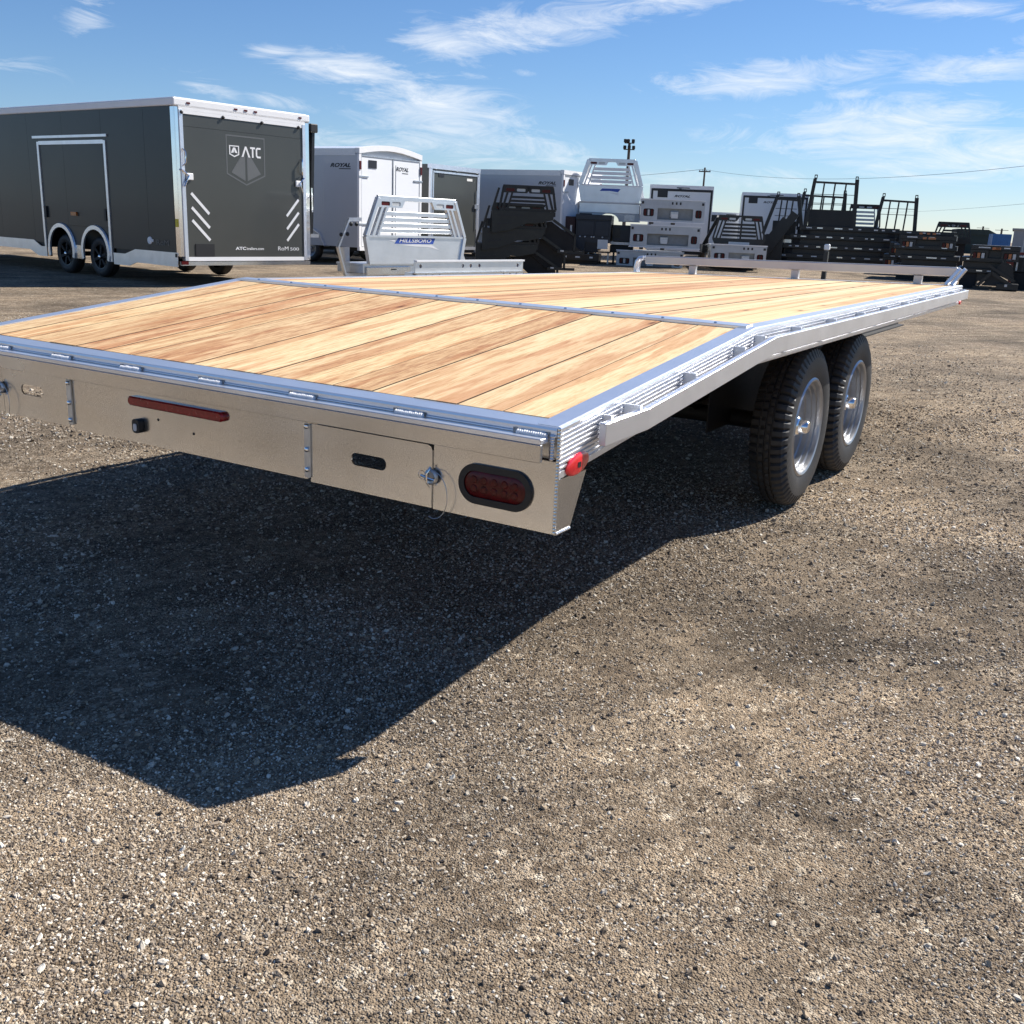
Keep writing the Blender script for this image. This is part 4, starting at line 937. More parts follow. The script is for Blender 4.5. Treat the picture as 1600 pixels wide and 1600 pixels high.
# ================================================================ truck beds
def slat_rack(T, Wd, zb, zt_, m, y=.0, slats=4, ears=True, taper=.28, logo=None, solid=.35, lightm=REDL, wm=None, depth=.05, pw=.055, sf=.30):
    """headache rack in the plane y, standing on zb; trapezoid outline with lamp ears, slats and a solid lower panel"""
    wm = wm or m
    hh = zt_-zb; zs = zb+hh*solid
    r = MB()
    def bar(a, b, w=.055): r.bar((a[0], y, a[1]), (b[0], y, b[1]), depth, w, (0,1,0))
    tl, tr, ml, mr, bl, br = (taper, zt_), (Wd-taper, zt_), (.0, zs), (Wd, zs), (.10, zb), (Wd-.10, zb)
    fr = empty('headache_rack', (0, 0, 0)); fr.parent = T
    MB().bar((tl[0]-.02, y, tl[1]), (tr[0]+.02, y, tr[1]), depth, .05, (0,1,0)).build('top_rail', m, fr, bevel=.006)
    for a, b in ((tl, ml), (tr, mr)): MB().bar((a[0], y, a[1]), (b[0], y, b[1]), depth, pw, (1,0,0) ).build('side_post', m, fr, bevel=.006)
    for a, b in ((ml, bl), (mr, br)): MB().bar((a[0], y, a[1]), (b[0], y, b[1]), depth, pw, (1,0,0)).build('lower_post', m, fr)
    f = .72
    ix = taper+.20
    for s_ in (0, 1):
        sx = (lambda x: x) if s_ == 0 else (lambda x: Wd-x)
        MB().bar((sx(ix), y, zt_-.14), (sx(.36*taper+.16), y, zs), depth*.8, .045, (1,0,0)).build('inner_post', wm, fr)
        MB().bar((sx(taper+.09), y, zt_-.14), (sx(.36*taper+.04), y, zs), depth*.8, .05, (1,0,0)).build('inner_post', wm, fr)
        e_ = [(sx(taper), zt_-.02), (sx(taper+.62), zt_-.02), (sx(taper+.54), zt_-.15), (sx(taper-.06), zt_-.15)]
        e_ = e_ if s_ == 0 else e_[::-1]
        lo = rrect(*sorted((sx(taper+.05), sx(taper+.25))), zt_-.12, zt_-.055, .02, 3); l2 = rrect(*sorted((sx(taper+.30), sx(taper+.50))), zt_-.12, zt_-.055, .02, 3)
        MB().plate(e_, [lo, l2], XZ(y-.03), .05).build('lamp_ear', m, fr)
        MB().plate(lo, [], XZ(y-.022), .03).build('rack_lamp', REDL, fr); MB().plate(l2, [], XZ(y-.022), .03).build('rack_lamp', CLEARL, fr)
    z0, z1 = zs+.05, zt_-.20
    for k in range(slats):
        z = z0+(z1-z0)*(k+.5)/slats
        t = (z-zs)/(zt_-zs); xl = (.36*taper+.20)*(1-t)+(ix+.02)*t
        sh = (z1-z0)/slats*sf; MB().box(xl, Wd-xl, y-.018, y+.018, z-sh, z+sh).build('slat', wm, fr, bevel=.004)
    MB().plate([(.02, zs), (Wd-.02, zs), (Wd-.13, zb), (.13, zb)], [], XZ(y-.012), .02).build('solid_panel', m, fr)
    MB().box(.0, Wd, y-.03, y+.02, zs-.015, zs+.018).build('mid_rail', wm, fr)
    return fr
def silver_bed(P, az, Wd, LG, z0, label, rack=True, deck=.16, rackh=.95):
    T = empty('truck_bed', (P[0], P[1], z0), R(az), label, 'truck bed')
    MB().box(0, Wd, .06, LG, .0, deck).build('deck_frame', GALV, T, bevel=.008)
    MB().box(-.01, Wd+.01, .05, LG+.01, deck, deck+.03).build('deck_edge', GALV, T)
    for k in range(5): MB().box(.1+k*(Wd-.25)/4, .16+k*(Wd-.25)/4, .1, LG-.1, -.09, -.002).build('sub_frame', GALV, T)
    if rack: slat_rack(T, Wd, deck+.03, deck+rackh, GALV, solid=.42, pw=.07, depth=.08, sf=.37)
    return T
# the logo bed in front of the barn door trailer
def logo_bed():
    T = silver_bed((11.44, 10.02), -7, 2.45, .7, .25, 'silver truck bed with slatted headache rack and blue lettering, beside the charcoal trailer', rackh=1.10, deck=.13)
    def q(u, v, w): return (u, -.0125+w, v)
    z = .52
    MB().plate([(.66, z-.045+.02), (.76, z+.085), (1.68, z+.085), (1.62, z-.045+.02)], [], lambda u, v, w: (u, -.0150+w, v), .002).build('logo_panel', DECALB, T)
    lettering('HILLSBORO', DECALW, T, (.77, 1.57, z-.005, z+.062), lambda u, v, w: (u, -.0155+w, v), shear=.3, bold=.01)
    MB().plate([(.50, z+.035), (.70, z+.06), (.66, z+.005)], [], lambda u, v, w: (u, -.0150+w, v), .002).build('logo_swoosh', DECALW, T)
    MB().plate([(.80, z-.05), (1.2, z-.035), (1.60, z-.045), (1.78, z-.13), (1.50, z-.075), (1.15, z-.07)], [], lambda u, v, w: (u, -.0150+w, v), .002).build('logo_swoosh', DECALW, T)
    # slotted front cross tube under the rack
    MB().box(.05, 1.10, .02, .058, -.03, .11).build('front_tube', ALUP, T, bevel=.01); MB().box(.62, .74, .012, .021, .055, .075).build('tube_slot', RUBBERB, T)
    MB().plate([(-.35, .42), (-.08, .42), (-.08, -.02), (-.22, -.02)], [], XZ(.30), .02).build('end_plate', ALUP, T)
    MB().bar((-.36, .28, .42), (-.20, .28, -.03), .06, .03, (1,0,0)).build('end_flange', GALV, T)
    MB().bar((-.36, .28, .42), (-.12, .28, .86), .06, .03, (1,0,0)).build('end_flange', GALV, T)
    MB().bar((-.12, .28, .86), (.16, .28, .87), .06, .03, (0,1,0)).build('end_flange', GALV, T)
    MB().bar((-.20, .28, -.03), (1.2, .28, -.03), .05, .05, (0,1,0)).build('base_rail', GALV, T)
    for x, zz in ((-.32, .62), (-.10, .79), (.02, .79), (-.18, .63)): MB().blob((x, .24, zz), .035, .03, .035).build('work_lamp', RUBBERB, T)
    MB().plate([(2.47, .40), (2.70, -.02), (2.60, -.02), (2.38, .18)], [], XZ(.05), .03).build('side_gusset', GALV, T)
logo_bed()
def tail_bed():
    T = empty('truck_bed_tailboard', (9.10, 7.24, .36), R(-7), 'low silver tailboard with round lamp holes lying beyond the front edge of the plank deck', 'tailboard')
    W2 = 2.33
    MB().plate([(0, .12), (W2, .12), (W2, .26), (0, .26)], [[(c+.026*math.cos(2*PI*k/12), .205+.026*math.sin(2*PI*k/12)) for k in range(12)] for c in (.10, .96, 1.13, 1.32, 2.20)], XZ(0), .03).build('upper_board', GALV, T)
    MB().box(0, W2, -.03, .03, .262, .285).build('top_flange', WHITET, T)
    MB().plate([(0.03, -.05), (W2-.02, -.05), (W2-.02, .10), (0.03, .10)], [[(c+.024*math.cos(2*PI*k/12), .075+.024*math.sin(2*PI*k/12)) for k in range(12)] for c in (.19, .32, .46, 1.85, 2.0, 2.15)], XZ(-.02), .03).build('lower_board', GALV, T)
    MB().box(0.0, W2, -.04, .03, .102, .118).build('mid_flange', ALUP, T)
    for c in (.10, .96, 1.13, 1.32, 2.20): MB().lathe([(.030, .0), (.02, -.004), (0, -.005)], (c, .04, .205), 12, 'y').build('round_lamp', REDL, T)
    MB().box(0, W2, .05, .20, -.02, .12).build('back_beam', GALV, T)
    MB().box(.1, .2, .06, .3, -.36, -.021).build('stand', STEEL, T); MB().box(W2-.2, W2-.1, .06, .3, -.36, -.021).build('stand', STEEL, T)
tail_bed()

def service_body(P, az, z0, label, Wd=1.93, hh=.62, LG=2.6, lamps=True, side=True, rack=False, shade=None):
    shade = shade or SBODY
    """silver steel service body seen from its tail: lamp boxes left and right, recessed middle, three lamps on top"""
    T = empty('service_body', (P[0], P[1], z0), R(az), label, 'truck bed', 'silver service bodies in a stack')
    h1 = hh
    lo = rrect(.09, .41, h1*.22, h1*.58, .05, 3); ro = rrect(Wd-.27, Wd-.08, h1*.20, h1*.58, .05, 3)
    mid = [(.52, .05), (Wd-.34, .05), (Wd-.34, h1*.62), (.52, h1*.62)]
    MB().plate([(0, 0), (Wd, 0), (Wd, h1), (0, h1)], [lo, ro, mid], XZ(0), .06).build('tail_panel', shade, T, bevel=.004)
    MB().box(-.03, Wd+.03, -.03, .03, -.03, -.001).build('bottom_flange', WHITET, T)
    MB().box(-.02, Wd+.02, -.015, .05, h1+.001, h1+.03).build('top_flange', WHITET, T)
    for nm, o_ in (('l', lo), ('r', ro)):
        us = [p[0] for p in o_]; vs2 = [p[1] for p in o_]
        MB().box(min(us)-.01, max(us)+.01, .07, .08, min(vs2)-.01, max(vs2)+.01).build('lamp_backing', DECALK, T)
        k = 3 if nm == 'l' else 2; w = (max(us)-min(us))/k
        for i in range(k): MB().box(min(us)+i*w+.02, min(us)+(i+1)*w-.02, .035, .068, min(vs2)+.02, max(vs2)-.02).build('tail_lamp', (REDL, CLEARL, REDL)[i] if nm == 'l' else (REDL, REDL)[i], T, bevel=.01)
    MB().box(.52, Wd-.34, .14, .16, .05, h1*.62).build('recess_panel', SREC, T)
    MB().box(.90, 1.16, .05, .139, h1*.20, h1*.50).build('plate_box', STEEL, T, bevel=.02); MB().box(.94, 1.14, .03, .049, h1*.16, h1*.36).build('paper_plate', PAPER, T)
    for i in range(3): MB().box(.93+i*.12, .98+i*.12, -.012, .0, h1*.80, h1*.92).build('clearance_lamp', DECALK, T)
    for x in (.06, Wd-.06): MB().box(x-.035, x+.035, -.012, .0, h1*.80, h1*.92).build('corner_lamp', DECALK, T)
    # sides with a wheel arch and tool box doors
    for s_ in (0, 1):
        x0 = .0 if s_ == 0 else Wd-.03
        out = [(.062, 0), (.55, 0)]+[(.95-.42*math.cos(PI*k/10), .0+.40*math.sin(PI*k/10)*min(1, h1/.6)) for k in range(11)]+[(LG, 0), (LG, h1), (.062, h1)]
        cl = []
        for p in out:
            if not cl or abs(p[0]-cl[-1][0])+abs(p[1]-cl[-1][1]) > 1e-4: cl.append(p)
        MB().plate(cl, [], YZ(x0), .03).build('side_panel', shade, T)
        MB().box(x0-.008 if s_ == 0 else x0+.03, x0 if s_ == 0 else x0+.038, 1.45, LG-.1, .08, h1-.08).build('tool_box_door', ALUP, T)
    MB().box(.03, Wd-.03, .17, LG, h1-.06, h1-.002).build('deck', shade, T)
    MB().box(.40, .52, .12, LG, .0, h1-.07).build('frame_rail', UNDER, T); MB().box(Wd-.52, Wd-.40, .17, LG, .0, h1-.07).build('frame_rail', UNDER, T)
    for x in (.3, .95): MB().box(x, x+.12, -.02, .5, -.09, -.032).build('packing_block', POLEW, T)
    return T
S0 = (27.44, 12.42); azs = -66
def off(P, az, du, dn):
    a = R(az); return (P[0]+du*math.cos(a)-dn*math.sin(a), P[1]+du*math.sin(a)+dn*math.cos(a))
service_body(off(S0, azs, -.04, 0), azs, 1.36, 'silver service body on top of the stack, right of the silver headache rack')
service_body(off(S0, azs, -.30, 0), azs, .60, 'silver service body in the middle of the stack, wider than the one above', Wd=2.12)
service_body(off(S0, azs, -.68, .1), azs, -.06+.0, 'silver service body at the bottom of the stack, mostly behind the front rail', Wd=2.05, hh=.50)
service_body(off(S0, azs, 2.16, -.6), azs, .20, 'low silver service body on the ground in front of the small black rack', Wd=1.62, hh=.55)
def top_rack():
    T = empty('truck_bed', (*off(S0, azs, -2.0, 1.2), 1.55), R(azs), 'silver truck bed with tall slatted headache rack, highest in the yard, small blue logo', 'truck bed')
    W2 = 1.92
    MB().box(0, W2, .05, 2.2, .0, .30).build('deck_frame', GALV, T, bevel=.01)
    MB().box(-.02, W2+.02, .0, 2.2, .30, .335).build('deck_edge', WHITET, T)
    slat_rack(T, W2, .335, 1.58, GALV, solid=.40, taper=.24, pw=.13, depth=.10, wm=WHITET, sf=.38)
    MB().bar((W2-.22, .05, 1.5), (W2+.08, .5, .36), .06, .14, (1,0,0)).build('rack_brace', GALV, T); MB().bar((.22, .05, 1.5), (-.10, .5, .36), .06, .14, (1,0,0)).build('rack_brace', GALV, T)
    MB().plate([(.62, .66), (.70, .74), (1.28, .74), (1.20, .64), (.95, .67)], [], XZ(-.016), .002).build('logo_panel', DECALB, T)
    MB().plate([(.8, .63), (1.2, .61), (1.26, .54), (1.1, .58)], [], XZ(-.016), .002).build('logo_swoosh', DECALW, T)
    # underside box with wheel arch on the left flank
    out = [(-.02, -.22), (.70, -.22)]+[(1.0-.36*math.cos(PI*k/10), -.22+.38*math.sin(PI*k/10)) for k in range(1, 10)]+[(1.36, -.22), (1.95, -.22), (1.95, -.002), (1.95, .0), (-.02, 0)]
    MB().plate([(-.02, -.25), (.62, -.25)]+[(.95-.33*math.cos(PI*k/10), -.25+.24*math.sin(PI*k/10)) for k in range(1, 10)]+[(1.28, -.25), (1.95, -.25), (1.95, -.002), (-.02, -.002)], [], XZ(.06), .05).build('arched_skirt', SBODY, T)
    MB().box(1.45, 1.78, .04, .06, -.22, -.03).build('tool_box_door', STEEL, T)
    MB().box(.02, .42, .04, .06, -.22, -.03).build('tool_box_door', UNDER, T)
top_rack()

def flat_bed(P, az, z0, Wd, LG, label, group, lights=(), rack=None, th=.13, marks=None, boxes=False, seed=0):
    rd = random.Random(seed)
    T = empty('flat_truck_bed', (P[0], P[1], z0), R(az), label, 'truck bed', group)
    MB().box(0, Wd, 0, .06, 0, th).build('side_rail', BLACKP, T, bevel=.01)
    MB().box(0, Wd, LG-.06, LG, 0, th).build('side_rail', BLACKP, T)
    MB().box(0, .06, .062, LG-.062, 0, th).build('end_rail', BLACKP, T); MB().box(Wd-.06, Wd, .062, LG-.062, 0, th).build('end_rail', BLACKP, T)
    MB().box(.07, Wd-.07, .062, LG-.062, th-.03, th-.002).build('deck_plate', BLACKM, T)
    for k in range(int(Wd/.6)): MB().box(.3+k*.6, .36+k*.6, .07, LG-.07, -.0, th-.032).build('cross_member', UNDER, T)
    for y in (.16, LG*.5, LG-.6): MB().box(.05, Wd-.05, y, y+.08, -.20, -.002).build('long_member', BLACKP, T)
    x = .12+rd.random()*.1
    while x < Wd-.25:
        w = rd.choice((.10, .14, .28, .2)); MB().box(x, x+w, -.008, -.001, th*.42, th*.66).build('reflector', rd.choice((CLEARL, CLEARL, PAPER, ALUP)), T)
        x += w+rd.uniform(.10, .45)
    if boxes:
        for x in (.0, Wd-.42):
            MB().plate([(x, -.26), (x+.42, -.26), (x+.42, -.002), (x, -.002)], [rrect(x+.05, x+.37, -.22, -.05, .03, 2)], XZ(-.03), .05).build('lamp_box', BLACKP, T)
            for i, c in enumerate((REDL, AMBER, CLEARL)): MB().box(x+.07+i*.10, x+.14+i*.10, -.01, .015, -.20, -.07).build('tail_lamp', c, T)
        MB().box(.42, Wd-.42, -.04, -.0, -.26, -.20).build('bumper_bar', BLACKP, T)
        for x in (.6, Wd*.5, Wd-.65): MB().box(x, x+.1, -.012, -.001, .02, .08).build('rear_lamp', AMBER, T)
    return T
def navy_body():
    T = empty('service_body', (*off(S0, azs, -2.0, .3), .34), R(azs), 'dark blue grey truck body with pale paper plate, left of the silver stack', 'truck bed')
    MB().box(0, 1.08, .04, 2.3, .30, 1.13).build('body', NAVY, T)
    MB().box(-.02, 1.10, 0, .05, .98, 1.14).build('top_flange', NAVY, T, bevel=.01)
    for a, b in ((.05, .56), (.60, 1.03)): MB().box(a, b, .015, .039, .50, .94).build('door_panel', NAVY, T, bevel=.008)
    MB().box(.0, .30, .02, .06, .05, .40).build('lower_panel', NAVY, T)
    MB().box(.3, .72, .08, 2.0, .04, .40).build('dark_recess', DECALK, T)
    MB().box(.70, 1.02, .0, .03, .12, .40).build('paper_plate', PAPER, T)
    for x in (.14, .30, .50, .57, .84): MB().blob((x, .0, .47), .03, .025, .025).build('lamp', CLEARL, T)
    MB().box(-.02, 1.12, .0, .06, .0, .045).build('bottom_rail', BLACKP, T)
    for x in (.0, .40, .62, 1.02): MB().box(x, x+.05, .1, .15, -.34, .0).build('leg', STEEL, T)
    MB().box(.45, .80, .7, .75, -.34, -.12).build('tan_board', POLEW, T)
    MB().box(-.75, -.05, .3, 1.6, .3, 1.06).build('side_locker', DARKR, T)
    MB().box(-.20, -.14, .27, .30, .6, .8).build('sticker', PAPER, T)
navy_body()

# the staggered pile of black beds with slatted racks
def black_bed(P, az, z0, label, arch=True, rack=True, Wd=1.32, LG=2.4, group='black truck beds nested in a leaning pile'):
    T = empty('truck_bed', (P[0], P[1], z0), R(az), label, 'truck bed', group)
    # skirt facing the yard, deep at the left and thin over the wheel arch, with a raked tail
    MB().plate([(-.15, 0), (-.15, -.50), (.23, -.44), (.50, -.34), (.66, -.26), (.86, -.27), (1.26, -.18), (1.29, .0)], [], XZ(0), .04).build('side_skirt', OLIVE, T)
    MB().plate([(-.13, -.125), (.55, -.11), (.55, -.085), (-.13, -.10)], [], XZ(-.012), .011).build('skirt_rib', DECALK, T)
    MB().plate([(-.13, -.33), (.32, -.28), (.32, -.25), (-.13, -.30)], [], XZ(-.012), .011).build('skirt_rib', DECALK, T)
    MB().bar((1.27, .02, -.17), (1.80, .02, -.50), .06, .05, (0,1,0)).build('tail_brace', OLIVE, T)
    MB().bar((1.80, .02, -.48), (1.80, .02, -.88), .05, .05, (0,1,0)).build('tail_post', BLACKP, T)
    MB().plate([(.70, -.30), (1.27, -.20), (1.80, -.55), (1.80, -.90), (1.40, -.88)], [], XZ(.30), .03).build('inner_skirt', UNDER, T)
    MB().bar((1.40, .02, -.88), (2.05, .02, -.88), .06, .05, (0,1,0)).build('tail_foot', BLACKP, T)
    MB().box(1.47, 1.55, -.02, .0, -.875, -.84).build('reflector', CLEARL, T)
    MB().box(0, Wd, .045, LG, -.10, .0).build('deck', BLACKM, T)
    if rack:
        slat_rack(T, Wd, .0, .55, BLACKP, y=.06, slats=3, taper=.09, solid=.08, wm=BLACKP, depth=.05)
    MB().bar((-.02, .1, .5), (-.16, .1, 0), .05, .09, (0,1,0)).build('rack_wing', BLACKP, T)
    MB().box(-.17, -.04, -.02, .06, -.50, .0).build('corner_box', OLIVE, T)
    return T
B0 = (18.61, 11.96)
for i, (du, dn, dz) in enumerate(((0, 0, 1.42), (-.20, .12, 1.02), (-.34, .22, .66))):
    black_bed(off(B0, -52, du, dn), -52, dz, ('black truck bed on top of the leaning pile, its slatted rack against the white trailer', 'black truck bed second from the top of the leaning pile', 'black truck bed lowest in the leaning pile beside the dark grey trailer')[i], LG=2.2)

T = empty('truck_bed', (*off(S0, azs, -.93, .9), .0), R(azs), 'black truck bed stood on blocks in the narrow gap left of the silver stack', 'truck bed')
MB().box(0, .72, 0, 1.6, .35, .58).build('upper_body', BLACKM, T, bevel=.01); MB().box(.05, .70, .02, 1.6, .70, 1.20).build('locker', NAVY, T, bevel=.01)
MB().box(.0, .74, -.02, 1.6, .60, .68).build('deck_rail', STEEL, T); MB().box(.10, .16, -.01, .05, -.0, .35).build('leg', BLACKP, T); MB().box(.56, .62, -.01, .05, -.0, .35).build('leg', BLACKP, T)
MB().box(.22, .50, .1, 1.4, .0, .34).build('dark_bin', BLACKM, T); MB().box(.12, .30, -.01, .015, .82, 1.1).build('locker_door', BLACKP, T)
T = flat_bed(off(S0, azs, -2.95, -.4), azs, .10, 1.75, 1.6, 'low black flat bed lying between the leaning black pile and the blue grey body', None, seed=77, th=.20)
MB().box(.1, .5, .1, 1.4, -.10, -.002).build('packing_block', UNDER, T); MB().box(.15, .95, .2, 1.4, .21, .62).build('black_crate', BLACKM, T, bevel=.01)
MB().bar((.0, .1, .95), (1.2, .1, .25), .08, .07, (0,1,0)).build('raked_arm', BLACKP, T)
# tall tube racks and flat beds stacked on the right
def tube_rack(T, x0, x1, zb, zt_, y=0, eye=True, panel=None, lean=.10):
    fr = empty('headache_rack', (0, 0, 0)); fr.parent = T
    MB().bar((x0-lean, y, zb), (x0+.06, y, zt_+.12), .09, .125, (1,0,0)).build('side_post', BLACKP, fr)
    MB().bar((x1+lean*.8, y, zb), (x1-.0, y, zt_+.12), .09, .14, (1,0,0)).build('side_post', BLACKP, fr)
    MB().bar((x0+.04, y, zt_), (x1, y, zt_-.04), .07, .13, (0,1,0)).build('top_rail', BLACKP, fr)
    for x, z in ((x0+.08, zt_+.19), (x1-.01, zt_+.16)):
        MB().plate(rrect(x-.055, x+.055, z-.07, z+.07, .01, 1), [rrect(x-.027, x+.027, z-.035, z+.035, .008, 1)], XZ(y-.02), .05).build('tie_loop', BLACKP, fr)
    n = 3
    for k in range(n):
        x = x0+(x1-x0)*(k+1)/(n+1)
        MB().bar((x-.02, y, zb+(panel or 0)), (x+.02, y, zt_-.03), .05, .055, (1,0,0)).build('inner_post', BLACKP, fr)
    for k in range(2): MB().box(x0+.02, x1-.02, y-.008, y+.008, zb+(zt_-zb)*(.52+.2*k), zb+(zt_-zb)*(.52+.2*k)+.02).build('thin_rail', BLACKP, fr)
    for k, c in ((.10, REDL), (.24, CLEARL), (.5, REDL), (.76, CLEARL), (.9, REDL)):
        x = x0+(x1-x0)*k+.03; MB().box(x-.05, x+.05, y-.045, y-.031, zt_-.045-.02*k, zt_+.015-.02*k).build('rack_lamp', c, fr)
    if panel: MB().box(x0-.02, x1+.02, y-.02, y+.02, zb, zb+panel).build('solid_panel', BLACKM, fr); [MB().box(x0, x1, y-.03, y-.021, zb+panel*f-.008, zb+panel*f+.008).build('panel_rib', BLACKP, fr) for f in (.5, .97)]
    return fr
R1 = (37.12, 10.45)
gA = 'black flat truck beds stacked below the tall racks'
for i, (x, z, w) in enumerate(((.12, 1.30, 3.5), (-.22, .98, 3.75), (-.45, .62, 3.9), (-.60, .27, 4.1))):
    T = flat_bed(off(R1, -76, x, .0), -76, z, w, 2.2, ('top flat bed of the stack under the tallest tube rack', 'second flat bed down in the stack under the tallest tube rack', 'third flat bed down in the stack under the tallest tube rack', 'lowest flat bed in the stack under the tallest tube rack')[i], gA, seed=i, th=.17)
    MB().box(.1, .35, .1, 2.0, -.19 if i < 3 else -.27, -.002).build('packing_block', UNDER, T); MB().box(w-.4, w-.15, .1, 2.0, -.19 if i < 3 else -.27, -.002).build('packing_block', UNDER, T)
    if i == 0: tube_rack(T, .26, 1.80, .15, 1.72, y=.1, panel=.60)
T = flat_bed(off(R1, -76, -.15, 2.6), -76, 1.30, 1.9, 1.4, 'black bed with tube rack peeking out behind the tallest rack', gA, seed=11); tube_rack(T, .1, 1.70, .13, 1.32, y=.1)
MB().box(.1, 1.8, .1, 1.3, -1.3, -.15).build('stand', UNDER, T)
T = flat_bed(off(R1, -76, -1.15, .5), -76, .60, 1.0, 2.0, 'black bed with short tube rack leaning at the left end of the tall stack', gA, seed=12, th=.5); tube_rack(T, .22, 1.05, .5, 1.80, y=.1, panel=.5, lean=.35)
MB().box(.05, .9, .1, 1.9, -.6, -.15).build('stand', UNDER, T)
T = flat_bed(off(R1, -76, -1.20, -.3), -76, .18, .75, 1.4, 'narrow black bed standing against the left end of the tall stack', gA, seed=13, th=.9)
MB().bar((.0, -.05, .0), (1.1, -.05, 1.7), .12, .30, (1,0,0)).build('leaning_side', BLACKP, T); MB().bar((-.35, .0, -.1), (.75, .0, 1.5), .12, .22, (1,0,0)).build('leaning_side', BLACKP, T)
MB().box(.1, .6, .1, 1.2, -.18, -.002).build('stand', UNDER, T)
T = flat_bed(off(R1, -76, 2.55, 2.2), -76, 1.30, 1.8, 1.6, 'black bed carrying the second tube rack, right of the tallest one', gA, seed=14); tube_rack(T, .35, 1.62, .13, 1.22, y=.1)
MB().box(.1, 1.7, .1, 1.5, -1.3, -.15).build('stand', UNDER, T)
T = flat_bed(off(R1, -76, 1.75, 3.2), -76, 1.30, 1.5, 1.2, 'black bed with slatted rack half hidden between the two tube racks', gA, seed=15); slat_rack(T, 1.25, .13, 1.05, BLACKP, y=.1, slats=4, taper=.08, solid=.1, wm=STEEL)
MB().box(.1, 1.4, .1, 1.1, -1.3, -.15).build('stand', UNDER, T)
# second pile with lamp boxes
R2 = (33.63, 6.156); gB = 'black flat beds in the stack with lamp boxes'
for i, (x, z, w) in enumerate(((.10, 1.28, 1.65), (-.15, .90, 1.60), (-.30, .52, 1.55))):
    T = flat_bed(off(R2, -80, x, .0), -80, z, w, 2.4, ('top bed of the middle stack, red and white lamp boxes under its edge', 'second bed of the middle stack, just right of the tall racks', 'third bed of the middle stack, above the front rail of the plank deck')[i], gB, boxes=True, seed=20+i, th=.12)
    if i == 2: MB().box(.1, 1.4, .1, 2.2, -.52, -.15).build('stand', UNDER, T)
T = empty('truck_bed', (*off(R2, -80, 1.15, 1.0), 1.05), R(-80), 'black bed with a small slatted rack standing alone right of the tube racks', 'truck bed')
MB().box(0, 1.15, .0, 2.0, .0, .16).build('deck', BLACKM, T); slat_rack(T, 1.1, .16, .66, BLACKP, y=.06, slats=2, taper=.10, solid=.1)
MB().box(.1, 1.0, .1, 1.8, -1.05, -.002).build('stand', UNDER, T)
# third pile, nearest on the right
R3 = (27.03, 2.993); gC = 'black flat beds in the right hand stack'
for i, (x, z, w) in enumerate(((.07, .96, 1.15), (-.12, .66, 1.05), (-.2, .38, 1.1))):
    T = flat_bed(off(R3, -84, x, .0), -84, z, w, 2.2, ('top bed of the stack nearest the open gravel, lamps along its edge', 'middle bed of the stack nearest the open gravel', 'lowest bed of the stack nearest the open gravel')[i], gC, boxes=(i == 0), seed=30+i, th=.12)
    if i == 2: MB().box(.1, .5, .1, 2.0, -.38, -.002).build('stand', UNDER, T)
T = empty('bumper_frame', (*off(R3, -84, .25, -.5), 0), R(-84), 'black triangular hitch frame lying on the gravel beside the front corner of the deck', 'hitch frame')
MB().bar((.12, 0, .10), (.40, .0, .42), .08, .06, (0,1,0)).build('frame_arm', BLACKP, T); MB().bar((.40, 0, .42), (1.0, .0, .08), .08, .06, (0,1,0)).build('frame_arm', BLACKP, T)
MB().plate([(.20, .10), (.42, .38), (.90, .10)], [], XZ(.05), .04).build('gusset', BLACKM, T)
MB().box(.55, 1.05, -.1, .5, .02, .17).build('hitch_box', BLACKP, T, bevel=.01); MB().box(.0, 1.05, .2, .5, 0, .06).build('base_bar', BLACKP, T)
MB().plate([(.45, .42), (.60, .72), (.85, .62), (.95, .20)], [], XZ(.12), .05).build('upright_plate', BLACKM, T)
MB().bar((.30, .1, .60), (.95, .1, .22), .06, .05, (0,1,0)).build('frame_arm', BLACKP, T)
MB().box(.74, .80, -.13, -.101, .10, .16).build('reflector', CLEARL, T)
T = empty('tool_locker', (*off(R3, -84, 1.12, .6), .32), R(-84), 'dark ribbed steel locker at the right edge above the gravel', 'locker')
MB().box(0, 1.2, 0, 1.2, .12, .50).build('body', BLACKM, T, bevel=.01)
for k in range(8): MB().box(.06+k*.14, .10+k*.14, -.012, -.001, .16, .46).build('rib', STEEL if k % 3 == 0 else BLACKP, T)
MB().box(.0, 1.2, .05, 1.1, -.32, .11).build('stand', UNDER, T)
T = empty('red_framed_rack', (*off(R3, -84, .9, 4.0), .55), R(-84), 'dark red frame with pale tags behind the right hand stack', 'rack')
MB().box(-.3, 3.0, 0, .1, .02, .12).build('lower_rail', RUSTR, T); MB().box(-.3, 3.0, 0, .1, .28, .36).build('upper_rail', RUSTR, T)
for k in range(8): MB().box(-.3+k*.45, -.22+k*.45, .02, .08, -.55, .28).build('upright', RUSTR, T)
for k in range(5): MB().box(-.15+k*.6, .02+k*.6, -.02, -.002, .14+.04*(k % 2), .26+.04*(k % 2)).build('tag', PAPER if k % 2 else CLEARL, T)
gD = 'black flat beds in the stack between the lamp box stacks'
for i, (x, z, w) in enumerate(((.0, 1.14, 1.5), (-.15, .86, 1.7), (.05, .58, 1.6), (-.1, .30, 1.7))):
    T = flat_bed(off((29.9, 4.95), -82, x-.3, .0), -82, z, w, 2.3, ('highest bed of the stack just behind the right front corner of the deck', 'second bed down in the stack just behind the right front corner of the deck', 'third bed down in the stack just behind the right front corner of the deck', 'bottom bed of the stack just behind the right front corner of the deck')[i], gD, seed=50+i, th=.13, boxes=(i == 0))
    if i == 3: MB().box(.1, 1.5, .1, 2.0, -.30, -.21).build('packing_block', UNDER, T)
